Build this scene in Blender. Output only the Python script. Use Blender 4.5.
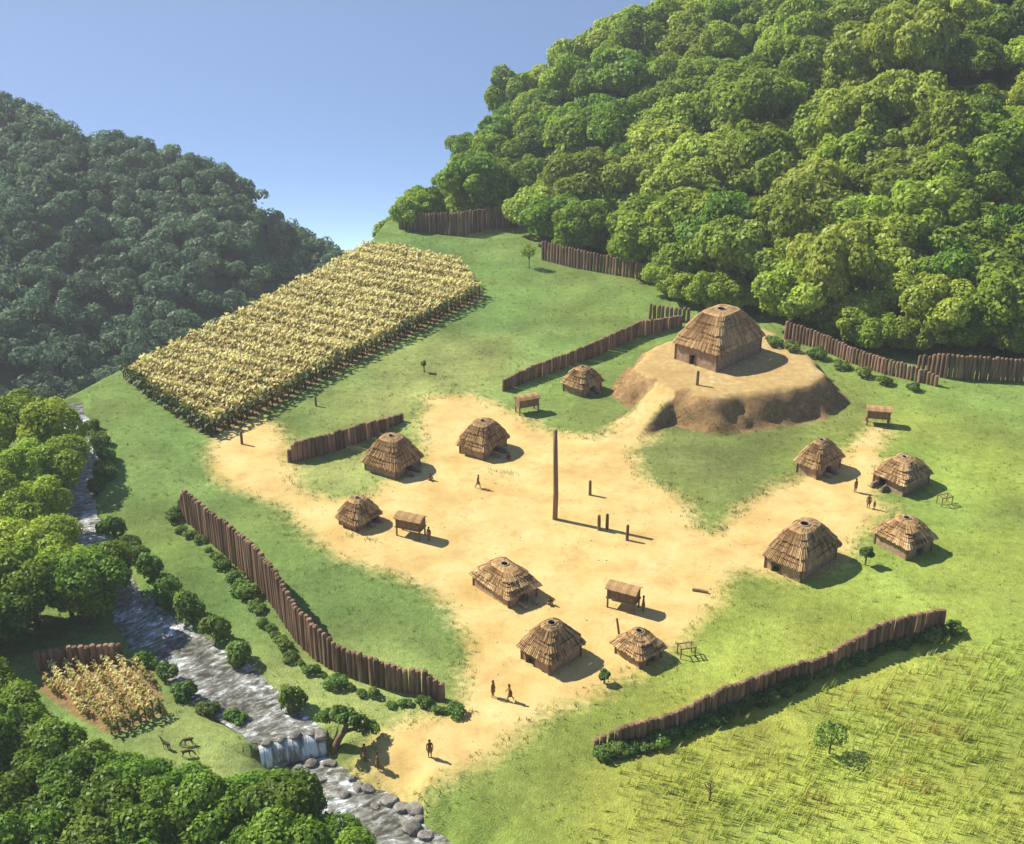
import bpy, bmesh, math, random
import numpy as np
from mathutils import Vector, Matrix

random.seed(7)
RNG = np.random.default_rng(7)
R = math.radians
scn = bpy.context.scene
COL = scn.collection
for o in list(bpy.data.objects):
    bpy.data.objects.remove(o)

# ------------------------------------------------------------------ camera
FPX, PITCH, CAMH = 1150.0, R(24.5), 57.0
CP, SP = math.cos(PITCH), math.sin(PITCH)
cam_d = bpy.data.cameras.new('camera')
cam_d.sensor_width = 36.0
cam_d.lens = 36.0 * FPX / 1024.0
cam_d.clip_end = 4000
cam = bpy.data.objects.new('camera', cam_d)
COL.objects.link(cam)
cam.location = (0, 0, CAMH)
cam.rotation_euler = (math.pi / 2 - PITCH, 0, 0)
scn.camera = cam

# ------------------------------------------------------------------ sky and sun
SUN_EL = R(43)
SUN_FROM = Vector((-0.90, 0.43, 0)).normalized()        # the sun stands to the left, behind the village
SUN_AZ = math.atan2(SUN_FROM.x, SUN_FROM.y)
world = bpy.data.worlds.new('World')
scn.world = world
world.use_nodes = True
wn, wl = world.node_tree.nodes, world.node_tree.links
wn.clear()
w_out = wn.new('ShaderNodeOutputWorld')
w_bg = wn.new('ShaderNodeBackground')
w_bg.inputs['Strength'].default_value = 0.097
sky = wn.new('ShaderNodeTexSky')
sky.sky_type = 'NISHITA'
sky.sun_disc = False
sky.sun_elevation = SUN_EL
sky.sun_rotation = SUN_AZ
sky.air_density = 1.0
sky.dust_density = 0.15
sky.ozone_density = 1.5
w_co = wn.new('ShaderNodeTexCoord')
w_map = wn.new('ShaderNodeVectorMath'); w_map.operation = 'MULTIPLY_ADD'   # the plateau stands high: its horizon dips
w_map.inputs[1].default_value = (1, 1, 5.0)
w_map.inputs[2].default_value = (0, 0, 1.50)
w_nrm = wn.new('ShaderNodeVectorMath'); w_nrm.operation = 'NORMALIZE'
wl.new(w_co.outputs['Generated'], w_map.inputs[0])
wl.new(w_map.outputs[0], w_nrm.inputs[0])
wl.new(w_nrm.outputs[0], sky.inputs['Vector'])
wl.new(sky.outputs[0], w_bg.inputs['Color'])
wl.new(w_bg.outputs[0], w_out.inputs['Surface'])

sun_d = bpy.data.lights.new('sun', 'SUN')
sun_d.energy = 4.6
sun_d.angle = R(0.6)
sun_d.color = (1.0, 0.93, 0.80)
sun = bpy.data.objects.new('sun', sun_d)
COL.objects.link(sun)
sd = Vector((SUN_FROM.x * math.cos(SUN_EL), SUN_FROM.y * math.cos(SUN_EL), math.sin(SUN_EL)))
sun.rotation_euler = (-sd).to_track_quat('-Z', 'Y').to_euler()
sun.location = sd * 200

vs = scn.view_settings
vs.view_transform = 'Standard'
vs.look = 'None'
vs.gamma = 1.0
vs.use_curve_mapping = False
vs.exposure = 1.0
scn.render.engine = 'CYCLES'
scn.cycles.use_denoising = True
scn.cycles.max_bounces = 6
scn.cycles.diffuse_bounces = 3
scn.cycles.transparent_max_bounces = 4

# ------------------------------------------------------------------ projection helpers (photo pixel <-> world)
def at_z(px, py, z):
    v = (422 - py) / FPX
    u = (px - 512) / FPX
    d = (u, CP + v * SP, -SP + v * CP)
    t = (z - CAMH) / d[2]
    return np.array([d[0] * t, d[1] * t, z])

def at_y(px, py, Y):
    v = (422 - py) / FPX
    u = (px - 512) / FPX
    d = (u, CP + v * SP, -SP + v * CP)
    t = Y / d[1]
    return np.array([d[0] * t, Y, CAMH + d[2] * t])

def proj(x, y, z):
    dz = z - CAMH
    dep = y * CP - dz * SP
    up = y * SP + dz * CP
    return 512 + FPX * x / dep, 422 - FPX * up / dep

def sstep(a, b, x):
    t = np.clip((x - a) / (b - a), 0, 1)
    return t * t * (3 - 2 * t)

def poly_sd(P, X, Y):
    """signed distance to polygon P (n,2): negative inside"""
    X = np.asarray(X, float); Y = np.asarray(Y, float)
    d2 = np.full(X.shape, 1e18)
    inside = np.zeros(X.shape, bool)
    n = len(P)
    for i in range(n):
        ax, ay = P[i]; bx, by = P[(i + 1) % n]
        ex, ey = bx - ax, by - ay
        wx, wy = X - ax, Y - ay
        t = np.clip((wx * ex + wy * ey) / (ex * ex + ey * ey + 1e-12), 0, 1)
        d2 = np.minimum(d2, (wx - t * ex) ** 2 + (wy - t * ey) ** 2)
        c = ((ay > Y) != (by > Y)) & (X < (bx - ax) * (Y - ay) / (by - ay + 1e-12) + ax)
        inside ^= c
    d = np.sqrt(d2)
    return np.where(inside, -d, d)

def seg_pt(A, B, X, Y):
    ex, ey = B[0] - A[0], B[1] - A[1]
    t = np.clip(((X - A[0]) * ex + (Y - A[1]) * ey) / (ex * ex + ey * ey), 0, 1)
    return np.hypot(X - A[0] - t * ex, Y - A[1] - t * ey), t

def g0(pts, z=0.0):
    return np.array([at_z(x, y, z)[:2] for x, y in pts])

def vnoise(X, Y, s, seed=0):
    """smooth value noise, -1..1"""
    r = np.random.default_rng(seed).uniform(-1, 1, (64, 64))
    x = np.asarray(X) / s; y = np.asarray(Y) / s
    xi = np.floor(x).astype(int); yi = np.floor(y).astype(int)
    fx = x - xi; fy = y - yi
    fx = fx * fx * (3 - 2 * fx); fy = fy * fy * (3 - 2 * fy)
    g = lambda i, j: r[i % 64, j % 64]
    return (g(xi, yi) * (1 - fx) + g(xi + 1, yi) * fx) * (1 - fy) + (g(xi, yi + 1) * (1 - fx) + g(xi + 1, yi + 1) * fx) * fy

# ------------------------------------------------------------------ the lie of the land
PLATEAU = np.vstack([g0([(-330, 470), (-150, 430), (0, 408), (62, 401), (120, 372), (170, 346), (225, 321), (300, 284), (345, 256), (374, 241), (388, 223)]),
                     [(-16, 236), (10, 300), (60, 420), (500, 450), (500, -80), (-400, -80)]])
STREAM_PX = [((62, 404), (76, 403)), ((72, 430), (82, 428)), ((80, 458), (90, 456)), ((76, 483), (91, 482)), ((64, 506), (88, 500)),
             ((66, 522), (92, 518)), ((78, 545), (105, 543)), ((98, 575), (118, 567)), ((112, 600), (130, 588)),
             ((126, 626), (152, 608)), ((140, 650), (187, 630)), ((172, 676), (225, 655)), ((203, 702), (262, 680)),
             ((240, 727), (287, 706)), ((267, 744), (316, 733)),
             ((276, 769), (326, 764)), ((302, 800), (358, 785)), ((340, 830), (398, 808)), ((372, 856), (436, 838)), ((420, 900), (500, 880)), ((470, 960), (560, 930))]
FALL_I = 14
W_UP, W_DN = -0.25, -1.75
SL, SR = [], []
for i, (a, b) in enumerate(STREAM_PX):
    z = W_UP if i <= FALL_I else W_DN
    SL.append(at_z(*a, z)); SR.append(at_z(*b, z))
SL = np.array(SL); SR = np.array(SR)
SL, SR = SL + 0.07 * (SR - SL), SR - 0.09 * (SR - SL)
def smooth_line(Pn, i0, i1, seed):
    P_ = Pn[i0:i1 + 1]; n = len(P_); r = np.random.default_rng(seed)
    out = []
    for i in range(n - 1):
        p0, p1, p2, p3 = P_[max(i - 1, 0)], P_[i], P_[i + 1], P_[min(i + 2, n - 1)]
        for k in range(4):
            t = k / 4
            q = 0.5 * (2 * p1 + (p2 - p0) * t + (2 * p0 - 5 * p1 + 4 * p2 - p3) * t * t + (3 * p1 - p0 - 3 * p2 + p3) * t ** 3)
            if i + k > 0: q[:2] += r.normal(0, 0.16, 2)
            out.append(q)
    out.append(P_[-1])
    return np.array(out)
nS = len(SL) - 1
SLu, SRu = smooth_line(SL, 0, FALL_I, 1), smooth_line(SR, 0, FALL_I, 2)
SLd, SRd = smooth_line(SL, FALL_I + 1, nS, 3), smooth_line(SR, FALL_I + 1, nS, 4)
SL = np.vstack([SLu, SLd]); SR = np.vstack([SRu, SRd]); FALL_I = len(SLu) - 1
STREAM = np.vstack([SL[:, :2], SR[::-1, :2]])
LIPA, LIPB = SL[FALL_I][:2], SR[FALL_I][:2]
LIPN = np.array([(LIPB - LIPA)[1], -(LIPB - LIPA)[0]]); LIPN /= np.linalg.norm(LIPN)   # points downstream

MH = 3.3
MOUND = g0([(636, 368), (650, 350), (688, 334), (765, 328), (806, 352), (822, 374), (808, 384), (760, 392), (712, 397), (690, 392), (664, 386)], MH)
RAMP_A = at_z(672, 383, MH)[:2]
RAMP_B = at_z(622, 434, 0)[:2]

HE = g0([(300, 226), (395, 223), (470, 223), (530, 226), (545, 250), (600, 264), (655, 276), (665, 298), (700, 312), (760, 322), (830, 345), (900, 362), (960, 366), (1024, 368), (1300, 395)])
HE_u = HE[:, 0] / HE[:, 1]; HE_y = HE[:, 1]
HC = np.array([at_y(x, y, Y) for x, y, Y in [(330, 300, 236), (395, 226, 236), (420, 210, 242), (440, 192, 250), (480, 146, 262), (505, 126, 268), (560, 100, 272), (600, 76, 275), (615, 62, 275),
                                               (650, 54, 276), (690, 40, 276), (715, 22, 276), (800, -30, 276), (900, -90, 274), (1024, -150, 272), (1300, -210, 268)]])
HC_u = HC[:, 0] / HC[:, 1]; HC_y = HC[:, 1]; HC_z = np.maximum(HC[:, 2] , -2)
MC = np.array([at_y(x, y + 16, Y) for x, y, Y in [(-200, 70, 322), (0, 93, 322), (40, 105, 322), (85, 135, 322), (115, 132, 322), (150, 139, 322), (200, 155, 322), (235, 168, 322),
                                                   (258, 190, 322), (268, 211, 322), (300, 230, 322), (340, 247, 322), (420, 300, 322), (560, 400, 322)]])
MC_u = MC[:, 0] / MC[:, 1]; MC_z = np.maximum(MC[:, 2], -62)
VALLEY = -62.0

def hfun(X, Y):
    X = np.asarray(X, float); Y = np.asarray(Y, float)
    u = X / np.maximum(Y, 20)
    h = 0.18 * vnoise(X, Y, 14, 3) + 0.10 * vnoise(X, Y, 5, 4)
    # mound and ramp
    sdm = poly_sd(MOUND, X, Y)
    m = MH * (1 - sstep(-0.3, 3.4 + 0.8 * vnoise(X, Y, 3, 8), sdm + 0.45 * vnoise(X, Y, 1.3, 9)))
    d, t = seg_pt(RAMP_A, RAMP_B, X, Y)
    rmp = MH * (1 - t) * (1 - sstep(1.7, 2.7, d))
    mm = np.maximum(m, rmp)
    h = h * (1 - np.clip(mm / 1.0, 0, 1)) + mm
    # wooded hill on the right
    re = np.interp(u, HE_u, HE_y); rc = np.interp(u, HC_u, HC_y); zc = np.interp(u, HC_u, HC_z)
    k = (Y - re - 1.0) / np.maximum(rc - re, 8)
    s = (X - 0.8 * Y)
    ridge = 2.6 * np.sin(s / 5.2 + 1.5 * vnoise(X, Y, 30, 11)) * sstep(0.1, 0.5, k) * (1 - sstep(0.75, 1.0, k))
    hill = np.where(k > 0, zc * (0.55 * np.clip(k, 0, 1) + 0.45 * sstep(0, 1, k)) + ridge * np.clip(zc / 15, 0, 1), 0)
    hill = np.where(k > 1, zc - (k - 1) * 10, hill)
    h = h + np.where(u > -0.125, hill, 0)
    # the drop into the valley on the left and the far mountain
    sdp = poly_sd(PLATEAU, X, Y)
    dropped = VALLEY * np.clip((sdp - 0.3) / 34, 0, 1) ** 0.8
    zm = np.interp(u, MC_u, MC_z)
    foot = np.interp(u, [-0.6, -0.45, -0.3, -0.15, 0.0], [165, 170, 195, 235, 270])
    km = np.clip((Y - foot) / (322 - foot), 0, 1)
    rid = 3.5 * vnoise(X, Y * 0.5, 16, 21) * np.sin(np.pi * km)
    mz = VALLEY + (zm - VALLEY) * (km ** 0.8) + rid
    mz = np.where(Y > 322, zm - (Y - 322) * 0.45, mz)
    out = sstep(0, 2.5, sdp)
    h = h * (1 - out) + np.where(Y > 322, mz, np.maximum(dropped, np.where(Y > foot, mz, VALLEY))) * out
    # stream bed
    sds = poly_sd(STREAM, X, Y)
    down = sstep(-0.3, 0.4, (X - LIPA[0]) * LIPN[0] + (Y - LIPA[1]) * LIPN[1])
    bed = (W_UP * (1 - down) + W_DN * down) - 0.45
    bank = np.where(down > 0.5, 3.2, 1.6) * (1 + 0.35 * vnoise(X, Y, 2.5, 41))
    c = 1 - sstep(0.0, 1.0, sds / bank)
    c = np.where(sds <= 0.15, 1, c)
    h = np.where(sdp < 2, h * (1 - c) + np.minimum(bed, h) * c, h)
    return h

def G(px, py):
    """where the ray through a photo pixel first meets the ground"""
    v = (422 - py) / FPX; u = (px - 512) / FPX
    d = np.array((u, CP + v * SP, -SP + v * CP)); o = np.array((0, 0, CAMH))
    t0, t1 = (9.0 - CAMH) / d[2], (-6.0 - CAMH) / d[2]
    for _ in range(3):
        t = np.linspace(t0, t1, 60)
        P = o + t[:, None] * d
        below = P[:, 2] <= hfun(P[:, 0], P[:, 1])
        i = max(1, int(np.argmax(below))) if below.any() else 59
        t0, t1 = t[i - 1], t[i]
    p = o + t1 * d
    return Vector((p[0], p[1], float(hfun(p[0], p[1]))))

def ground_z(x, y):
    return float(hfun(x, y))

def pxm(p):
    """pixels per metre at a world point"""
    return FPX / (p[1] * CP - (p[2] - CAMH) * SP)

# ------------------------------------------------------------------ material helpers
def new_mat(name):
    m = bpy.data.materials.new(name)
    m.use_nodes = True
    nt = m.node_tree
    nt.nodes.clear()
    return m, nt.nodes, nt.links

def N(nodes, typ, **kw):
    n = nodes.new('ShaderNode' + typ)
    for k, v in kw.items():
        if k == 'inputs':
            for a, b in v.items():
                n.inputs[a].default_value = b
        else:
            setattr(n, k, v)
    return n

def ramp(nodes, stops):
    r = nodes.new('ShaderNodeValToRGB')
    e = r.color_ramp.elements
    while len(e) < len(stops):
        e.new(0.5)
    for x, (p, c) in zip(e, stops):
        x.position = p
        x.color = (*c, 1) if len(c) == 3 else c
    return r

def leaf_mat(name, dark, mid, light, trans=0.5, hue=0.03, val=0.25, stops=None):
    m, n, l = new_mat(name)
    out = N(n, 'OutputMaterial')
    at = N(n, 'Attribute', attribute_name='tone')
    oi = N(n, 'ObjectInfo')
    rp = ramp(n, stops or [(0, dark), (0.5, mid), (1, light)])
    l.new(at.outputs['Fac'], rp.inputs[0])
    hsv = N(n, 'HueSaturation')
    mh = N(n, 'MapRange', inputs={3: 0.5 - hue, 4: 0.5 + hue})
    mv = N(n, 'MapRange', inputs={3: 1 - val, 4: 1 + val})
    l.new(oi.outputs['Random'], mh.inputs[0])
    mu = N(n, 'Math', operation='MULTIPLY', inputs={1: 7.31}); fr = N(n, 'Math', operation='FRACT')
    l.new(oi.outputs['Random'], mu.inputs[0]); l.new(mu.outputs[0], fr.inputs[0]); l.new(fr.outputs[0], mv.inputs[0])
    l.new(mh.outputs[0], hsv.inputs['Hue']); l.new(mv.outputs[0], hsv.inputs['Value'])
    l.new(rp.outputs[0], hsv.inputs['Color'])
    df = N(n, 'BsdfDiffuse'); tr = N(n, 'BsdfTranslucent'); mx = N(n, 'MixShader', inputs={0: trans})
    l.new(hsv.outputs[0], df.inputs[0]); l.new(hsv.outputs[0], tr.inputs[0])
    l.new(df.outputs[0], mx.inputs[1]); l.new(tr.outputs[0], mx.inputs[2])
    gl = N(n, 'BsdfGlossy', inputs={'Roughness': 0.45, 'Color': (1, 1, 1, 1)}); mg = N(n, 'MixShader', inputs={0: 0.01})
    l.new(mx.outputs[0], mg.inputs[1]); l.new(gl.outputs[0], mg.inputs[2])
    l.new(mg.outputs[0], out.inputs[0])
    return m

def rough_mat(name, stops, scale=3.0, stretch=(1, 1, 1), bump=0.3, rough=0.9, tone=True, objrand=0.2, detail=6):
    m, n, l = new_mat(name)
    out = N(n, 'OutputMaterial'); b = N(n, 'BsdfPrincipled', inputs={'Roughness': rough, 'Specular IOR Level': 0.2})
    tc = N(n, 'TexCoord'); mp = N(n, 'Mapping', inputs={'Scale': stretch})
    nz = N(n, 'TexNoise', inputs={'Scale': scale, 'Detail': detail, 'Roughness': 0.65})
    l.new(tc.outputs['Object'], mp.inputs[0]); l.new(mp.outputs[0], nz.inputs['Vector'])
    rp = ramp(n, stops)
    src = nz.outputs['Fac']
    if tone:
        at = N(n, 'Attribute', attribute_name='tone')
        ad = N(n, 'Math', operation='MULTIPLY_ADD', inputs={1: 0.6, 2: 0.0}); ml = N(n, 'Math', operation='MULTIPLY_ADD', inputs={1: 0.5})
        l.new(at.outputs['Fac'], ad.inputs[0])
        l.new(nz.outputs['Fac'], ml.inputs[0]); l.new(ad.outputs[0], ml.inputs[2])
        src = ml.outputs[0]
    l.new(src, rp.inputs[0])
    hsv = N(n, 'HueSaturation'); oi = N(n, 'ObjectInfo'); mv = N(n, 'MapRange', inputs={3: 1 - objrand, 4: 1 + objrand})
    l.new(oi.outputs['Random'], mv.inputs[0]); l.new(mv.outputs[0], hsv.inputs['Value']); l.new(rp.outputs[0], hsv.inputs['Color'])
    l.new(hsv.outputs[0], b.inputs['Base Color'])
    bp = N(n, 'Bump', inputs={'Strength': bump, 'Distance': 0.08})
    l.new(nz.outputs['Fac'], bp.inputs['Height']); l.new(bp.outputs[0], b.inputs['Normal'])
    l.new(b.outputs[0], out.inputs[0])
    return m

M = {}
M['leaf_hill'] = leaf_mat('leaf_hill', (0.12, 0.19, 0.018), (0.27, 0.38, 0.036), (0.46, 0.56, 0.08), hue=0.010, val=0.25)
M['leaf_hill_lit'] = leaf_mat('leaf_hill_lit', (0.17, 0.24, 0.025), (0.36, 0.46, 0.055), (0.55, 0.63, 0.12), hue=0.012, val=0.18)  # paler hill leaf: sunlit ridges put into the colour
M['leaf_hill_shade'] = leaf_mat('leaf_hill_shade', (0.075, 0.145, 0.014), (0.18, 0.30, 0.03), (0.35, 0.47, 0.06), hue=0.015, val=0.2)  # darker hill leaf: shaded ravines put into the colour
M['leaf_near'] = leaf_mat('leaf_near', (0.06, 0.13, 0.012), (0.145, 0.255, 0.024), (0.29, 0.42, 0.055), hue=0.012, val=0.25)
M['leaf_bright'] = leaf_mat('leaf_bright', (0.13, 0.21, 0.016), (0.28, 0.40, 0.036), (0.44, 0.55, 0.07), hue=0.015, val=0.2)
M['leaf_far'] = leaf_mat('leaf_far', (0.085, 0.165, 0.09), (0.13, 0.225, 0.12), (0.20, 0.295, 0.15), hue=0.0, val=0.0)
M['leaf_bush'] = leaf_mat('leaf_bush', (0.075, 0.14, 0.022), (0.15, 0.25, 0.045), (0.26, 0.37, 0.085), hue=0.02, val=0.25)
M['leaf_pale'] = leaf_mat('leaf_pale', (0.19, 0.25, 0.035), (0.30, 0.37, 0.06), (0.40, 0.46, 0.09), hue=0.01, val=0.15)
M['corn'] = leaf_mat('corn', (0.15, 0.19, 0.04), (0.60, 0.54, 0.18), (0.86, 0.80, 0.42), hue=0.0, val=0.0, stops=[(0, (0.12, 0.17, 0.04)), (0.24, (0.28, 0.31, 0.08)), (0.33, (0.52, 0.27, 0.08)), (0.42, (0.60, 0.53, 0.18)), (0.7, (0.78, 0.72, 0.34)), (1, (0.90, 0.83, 0.42))])
M['corn_green'] = leaf_mat('corn_green', (0.03, 0.06, 0.012), (0.06, 0.10, 0.02), (0.14, 0.17, 0.035), hue=0.01, val=0.2)
M['blade'] = leaf_mat('blade', (0.34, 0.19, 0.06), (0.26, 0.35, 0.045), (0.55, 0.58, 0.13), trans=0.25, hue=0.0, val=0.0)
M['meadow_blade'] = leaf_mat('meadow_blade', (0.10, 0.17, 0.035), (0.19, 0.27, 0.055), (0.32, 0.39, 0.09), trans=0.3, hue=0.0, val=0.0)
M['tuft'] = leaf_mat('tuft', (0.05, 0.09, 0.02), (0.10, 0.17, 0.025), (0.18, 0.25, 0.05), trans=0.25, hue=0.0, val=0.0)
M['stake'] = rough_mat('stake', [(0.25, (0.09, 0.05, 0.028)), (0.5, (0.21, 0.125, 0.075)), (0.75, (0.36, 0.25, 0.17))], scale=2.2, stretch=(3, 3, 0.5), bump=0.6, tone=False, objrand=0.4)
M['bark'] = rough_mat('bark', [(0.2, (0.08, 0.048, 0.028)), (0.8, (0.24, 0.155, 0.095))], scale=3, stretch=(3, 3, 0.7), bump=0.6, tone=False)
M['log'] = rough_mat('log', [(0.2, (0.12, 0.09, 0.06)), (0.8, (0.42, 0.35, 0.26))], scale=4, bump=0.5, tone=False)
M['pole'] = rough_mat('pole', [(0.2, (0.12, 0.08, 0.045)), (0.8, (0.34, 0.24, 0.14))], scale=2, stretch=(3, 3, 0.3), bump=0.5, tone=False, objrand=0.05)
M['thatch'] = rough_mat('thatch', [(0.12, (0.10, 0.055, 0.022)), (0.5, (0.36, 0.22, 0.095)), (0.9, (0.60, 0.43, 0.21))], scale=5, stretch=(1, 1, 0.6), bump=0.5, objrand=0.12)
M['binding'] = rough_mat('binding', [(0.2, (0.05, 0.028, 0.012)), (0.8, (0.12, 0.07, 0.03))], scale=4, tone=False)
M['daub'] = rough_mat('daub', [(0.25, (0.20, 0.13, 0.08)), (0.5, (0.36, 0.25, 0.16)), (0.8, (0.52, 0.40, 0.27))], scale=2.4, stretch=(1, 1, 0.8), bump=0.7, tone=False, objrand=0.1)
M['dark_interior'] = rough_mat('dark_interior', [(0.2, (0.012, 0.009, 0.007)), (0.8, (0.03, 0.022, 0.016))], scale=3, tone=False)  # dark hut inside put into the colour of the smoke hole well
M['crib'] = rough_mat('crib', [(0.2, (0.10, 0.06, 0.03)), (0.8, (0.33, 0.22, 0.13))], scale=3, stretch=(3, 3, 0.6), bump=0.5, tone=False)
M['skin'] = rough_mat('skin', [(0.2, (0.14, 0.065, 0.032)), (0.8, (0.20, 0.10, 0.05))], scale=4, bump=0.05, rough=0.6, tone=False, objrand=0.1)
M['hair'] = rough_mat('hair', [(0.2, (0.010, 0.008, 0.007)), (0.8, (0.025, 0.018, 0.014))], scale=20, rough=0.5, tone=False)
M['hide'] = rough_mat('hide', [(0.2, (0.16, 0.09, 0.045)), (0.8, (0.28, 0.18, 0.10))], scale=5, tone=False, objrand=0.25)
M['fur'] = rough_mat('fur', [(0.2, (0.06, 0.035, 0.02)), (0.8, (0.13, 0.08, 0.045))], scale=8, tone=False)
M['antler'] = rough_mat('antler', [(0.2, (0.15, 0.11, 0.07)), (0.8, (0.3, 0.24, 0.17))], scale=6, tone=False)
M['rock'] = rough_mat('rock', [(0.25, (0.07, 0.065, 0.055)), (0.5, (0.19, 0.18, 0.155)), (0.8, (0.36, 0.35, 0.31))], scale=1.6, bump=0.8, tone=False)

def ground_mat():
    m, n, l = new_mat('land')
    out = N(n, 'OutputMaterial'); b = N(n, 'BsdfPrincipled', inputs={'Roughness': 0.95, 'Specular IOR Level': 0.1})
    geo = N(n, 'NewGeometry')
    tint = N(n, 'Attribute', attribute_name='tint'); dirt = N(n, 'Attribute', attribute_name='dirt')
    n1 = N(n, 'TexNoise', inputs={'Scale': 0.16, 'Detail': 8, 'Roughness': 0.62})
    n2 = N(n, 'TexNoise', inputs={'Scale': 1.3, 'Detail': 8, 'Roughness': 0.7})
    n3 = N(n, 'TexNoise', inputs={'Scale': 7.0, 'Detail': 4, 'Roughness': 0.7})
    for q in (n1, n2, n3):
        l.new(geo.outputs['Position'], q.inputs['Vector'])
    # grass colour
    g1 = N(n, 'MapRange', inputs={1: 0.3, 2: 0.7, 3: 0.72, 4: 1.25}); l.new(n1.outputs['Fac'], g1.inputs[0])
    g2 = N(n, 'MapRange', inputs={1: 0.25, 2: 0.75, 3: 0.70, 4: 1.30}); l.new(n2.outputs['Fac'], g2.inputs[0])
    g3 = N(n, 'MapRange', inputs={1: 0.25, 2: 0.75, 3: 0.68, 4: 1.32}); l.new(n3.outputs['Fac'], g3.inputs[0])
    p1 = N(n, 'Math', operation='MULTIPLY'); p2 = N(n, 'Math', operation='MULTIPLY')
    l.new(g1.outputs[0], p1.inputs[0]); l.new(g2.outputs[0], p1.inputs[1]); l.new(p1.outputs[0], p2.inputs[0]); l.new(g3.outputs[0], p2.inputs[1])
    n0 = N(n, 'TexNoise', inputs={'Scale': 0.055, 'Detail': 5, 'Roughness': 0.55, 'Distortion': 0.6}); l.new(geo.outputs['Position'], n0.inputs['Vector'])
    g0_ = N(n, 'MapRange', inputs={1: 0.35, 2: 0.65, 3: 0.80, 4: 1.20}); l.new(n0.outputs['Fac'], g0_.inputs[0])
    p3 = N(n, 'Math', operation='MULTIPLY'); l.new(p2.outputs[0], p3.inputs[0]); l.new(g0_.outputs[0], p3.inputs[1]); p2 = p3
    hs = N(n, 'HueSaturation'); l.new(tint.outputs['Color'], hs.inputs['Color']); l.new(p2.outputs[0], hs.inputs['Value'])
    hh = N(n, 'MapRange', inputs={1: 0.3, 2: 0.7, 3: 0.478, 4: 0.520}); l.new(n0.outputs['Color'], hh.inputs[0]); l.new(hh.outputs[0], hs.inputs['Hue'])
    # bare earth
    e1 = ramp(n, [(0.25, (0.41, 0.265, 0.085)), (0.5, (0.54, 0.40, 0.155)), (0.75, (0.62, 0.50, 0.24))])
    en = N(n, 'TexNoise', inputs={'Scale': 0.22, 'Detail': 9, 'Roughness': 0.62}); l.new(geo.outputs['Position'], en.inputs['Vector']); l.new(en.outputs['Fac'], e1.inputs[0])
    eh = N(n, 'HueSaturation'); l.new(e1.outputs[0], eh.inputs['Color'])
    e2 = N(n, 'MapRange', inputs={1: 0.25, 2: 0.75, 3: 0.88, 4: 1.10}); l.new(n3.outputs['Fac'], e2.inputs[0]); l.new(e2.outputs[0], eh.inputs['Value'])
    es = N(n, 'TexNoise', inputs={'Scale': 0.5, 'Detail': 7, 'Roughness': 0.7, 'Distortion': 1.2}); l.new(geo.outputs['Position'], es.inputs['Vector'])
    esr = N(n, 'MapRange', interpolation_type='SMOOTHSTEP', inputs={1: 0.50, 2: 0.68, 3: 0.0, 4: 0.55}); l.new(es.outputs['Fac'], esr.inputs[0])
    em = N(n, 'Mix', data_type='RGBA'); em.inputs[7].default_value = (0.40, 0.26, 0.105, 1); l.new(esr.outputs[0], em.inputs[0]); l.new(eh.outputs[0], em.inputs[6]); eh_out = em.outputs[2]
    # mask with a ragged edge
    a1 = N(n, 'Math', operation='MULTIPLY_ADD', inputs={1: 0.9, 2: -0.45}); l.new(n2.outputs['Fac'], a1.inputs[0])
    a0 = N(n, 'Math', operation='MULTIPLY_ADD', inputs={1: 0.8, 2: -0.4}); l.new(n1.outputs['Fac'], a0.inputs[0])
    a2 = N(n, 'Math', operation='ADD'); l.new(dirt.outputs['Fac'], a2.inputs[0]); l.new(a1.outputs[0], a2.inputs[1])
    a4 = N(n, 'Math', operation='ADD'); l.new(a2.outputs[0], a4.inputs[0]); l.new(a0.outputs[0], a4.inputs[1])
    a3 = N(n, 'MapRange', interpolation_type='SMOOTHSTEP', inputs={1: 0.22, 2: 0.78}); l.new(a4.outputs[0], a3.inputs[0])
    mx = N(n, 'Mix', data_type='RGBA'); l.new(a3.outputs[0], mx.inputs[0]); l.new(hs.outputs[0], mx.inputs[6]); l.new(eh_out, mx.inputs[7])
    # dark earth (banks, field, mound), plus shade painted on mound and ramp sides
    soil_shade = N(n, 'Attribute', attribute_name='soil_shade')
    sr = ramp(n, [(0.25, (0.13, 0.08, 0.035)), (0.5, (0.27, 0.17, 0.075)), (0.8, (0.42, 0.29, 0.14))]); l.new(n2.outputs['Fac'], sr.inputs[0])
    sa = N(n, 'Math', operation='ADD'); l.new(soil_shade.outputs['Fac'], sa.inputs[0]); l.new(a1.outputs[0], sa.inputs[1])
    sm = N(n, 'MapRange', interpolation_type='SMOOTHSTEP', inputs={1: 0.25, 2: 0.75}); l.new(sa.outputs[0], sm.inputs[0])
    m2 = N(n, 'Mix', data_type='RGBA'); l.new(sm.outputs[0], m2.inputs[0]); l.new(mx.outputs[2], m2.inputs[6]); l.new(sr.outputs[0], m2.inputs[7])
    l.new(m2.outputs[2], b.inputs['Base Color'])
    # bump: strong in grass, faint on earth
    hb = N(n, 'Math', operation='ADD'); l.new(n2.outputs['Fac'], hb.inputs[0]); l.new(n3.outputs['Fac'], hb.inputs[1])
    bs = N(n, 'MapRange', inputs={3: 0.75, 4: 0.25}); l.new(a3.outputs[0], bs.inputs[0])
    bp = N(n, 'Bump', inputs={'Distance': 0.22}); l.new(bs.outputs[0], bp.inputs['Strength']); l.new(hb.outputs[0], bp.inputs['Height'])
    l.new(bp.outputs[0], b.inputs['Normal'])
    l.new(b.outputs[0], out.inputs[0])
    return m
M['land'] = ground_mat()

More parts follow.
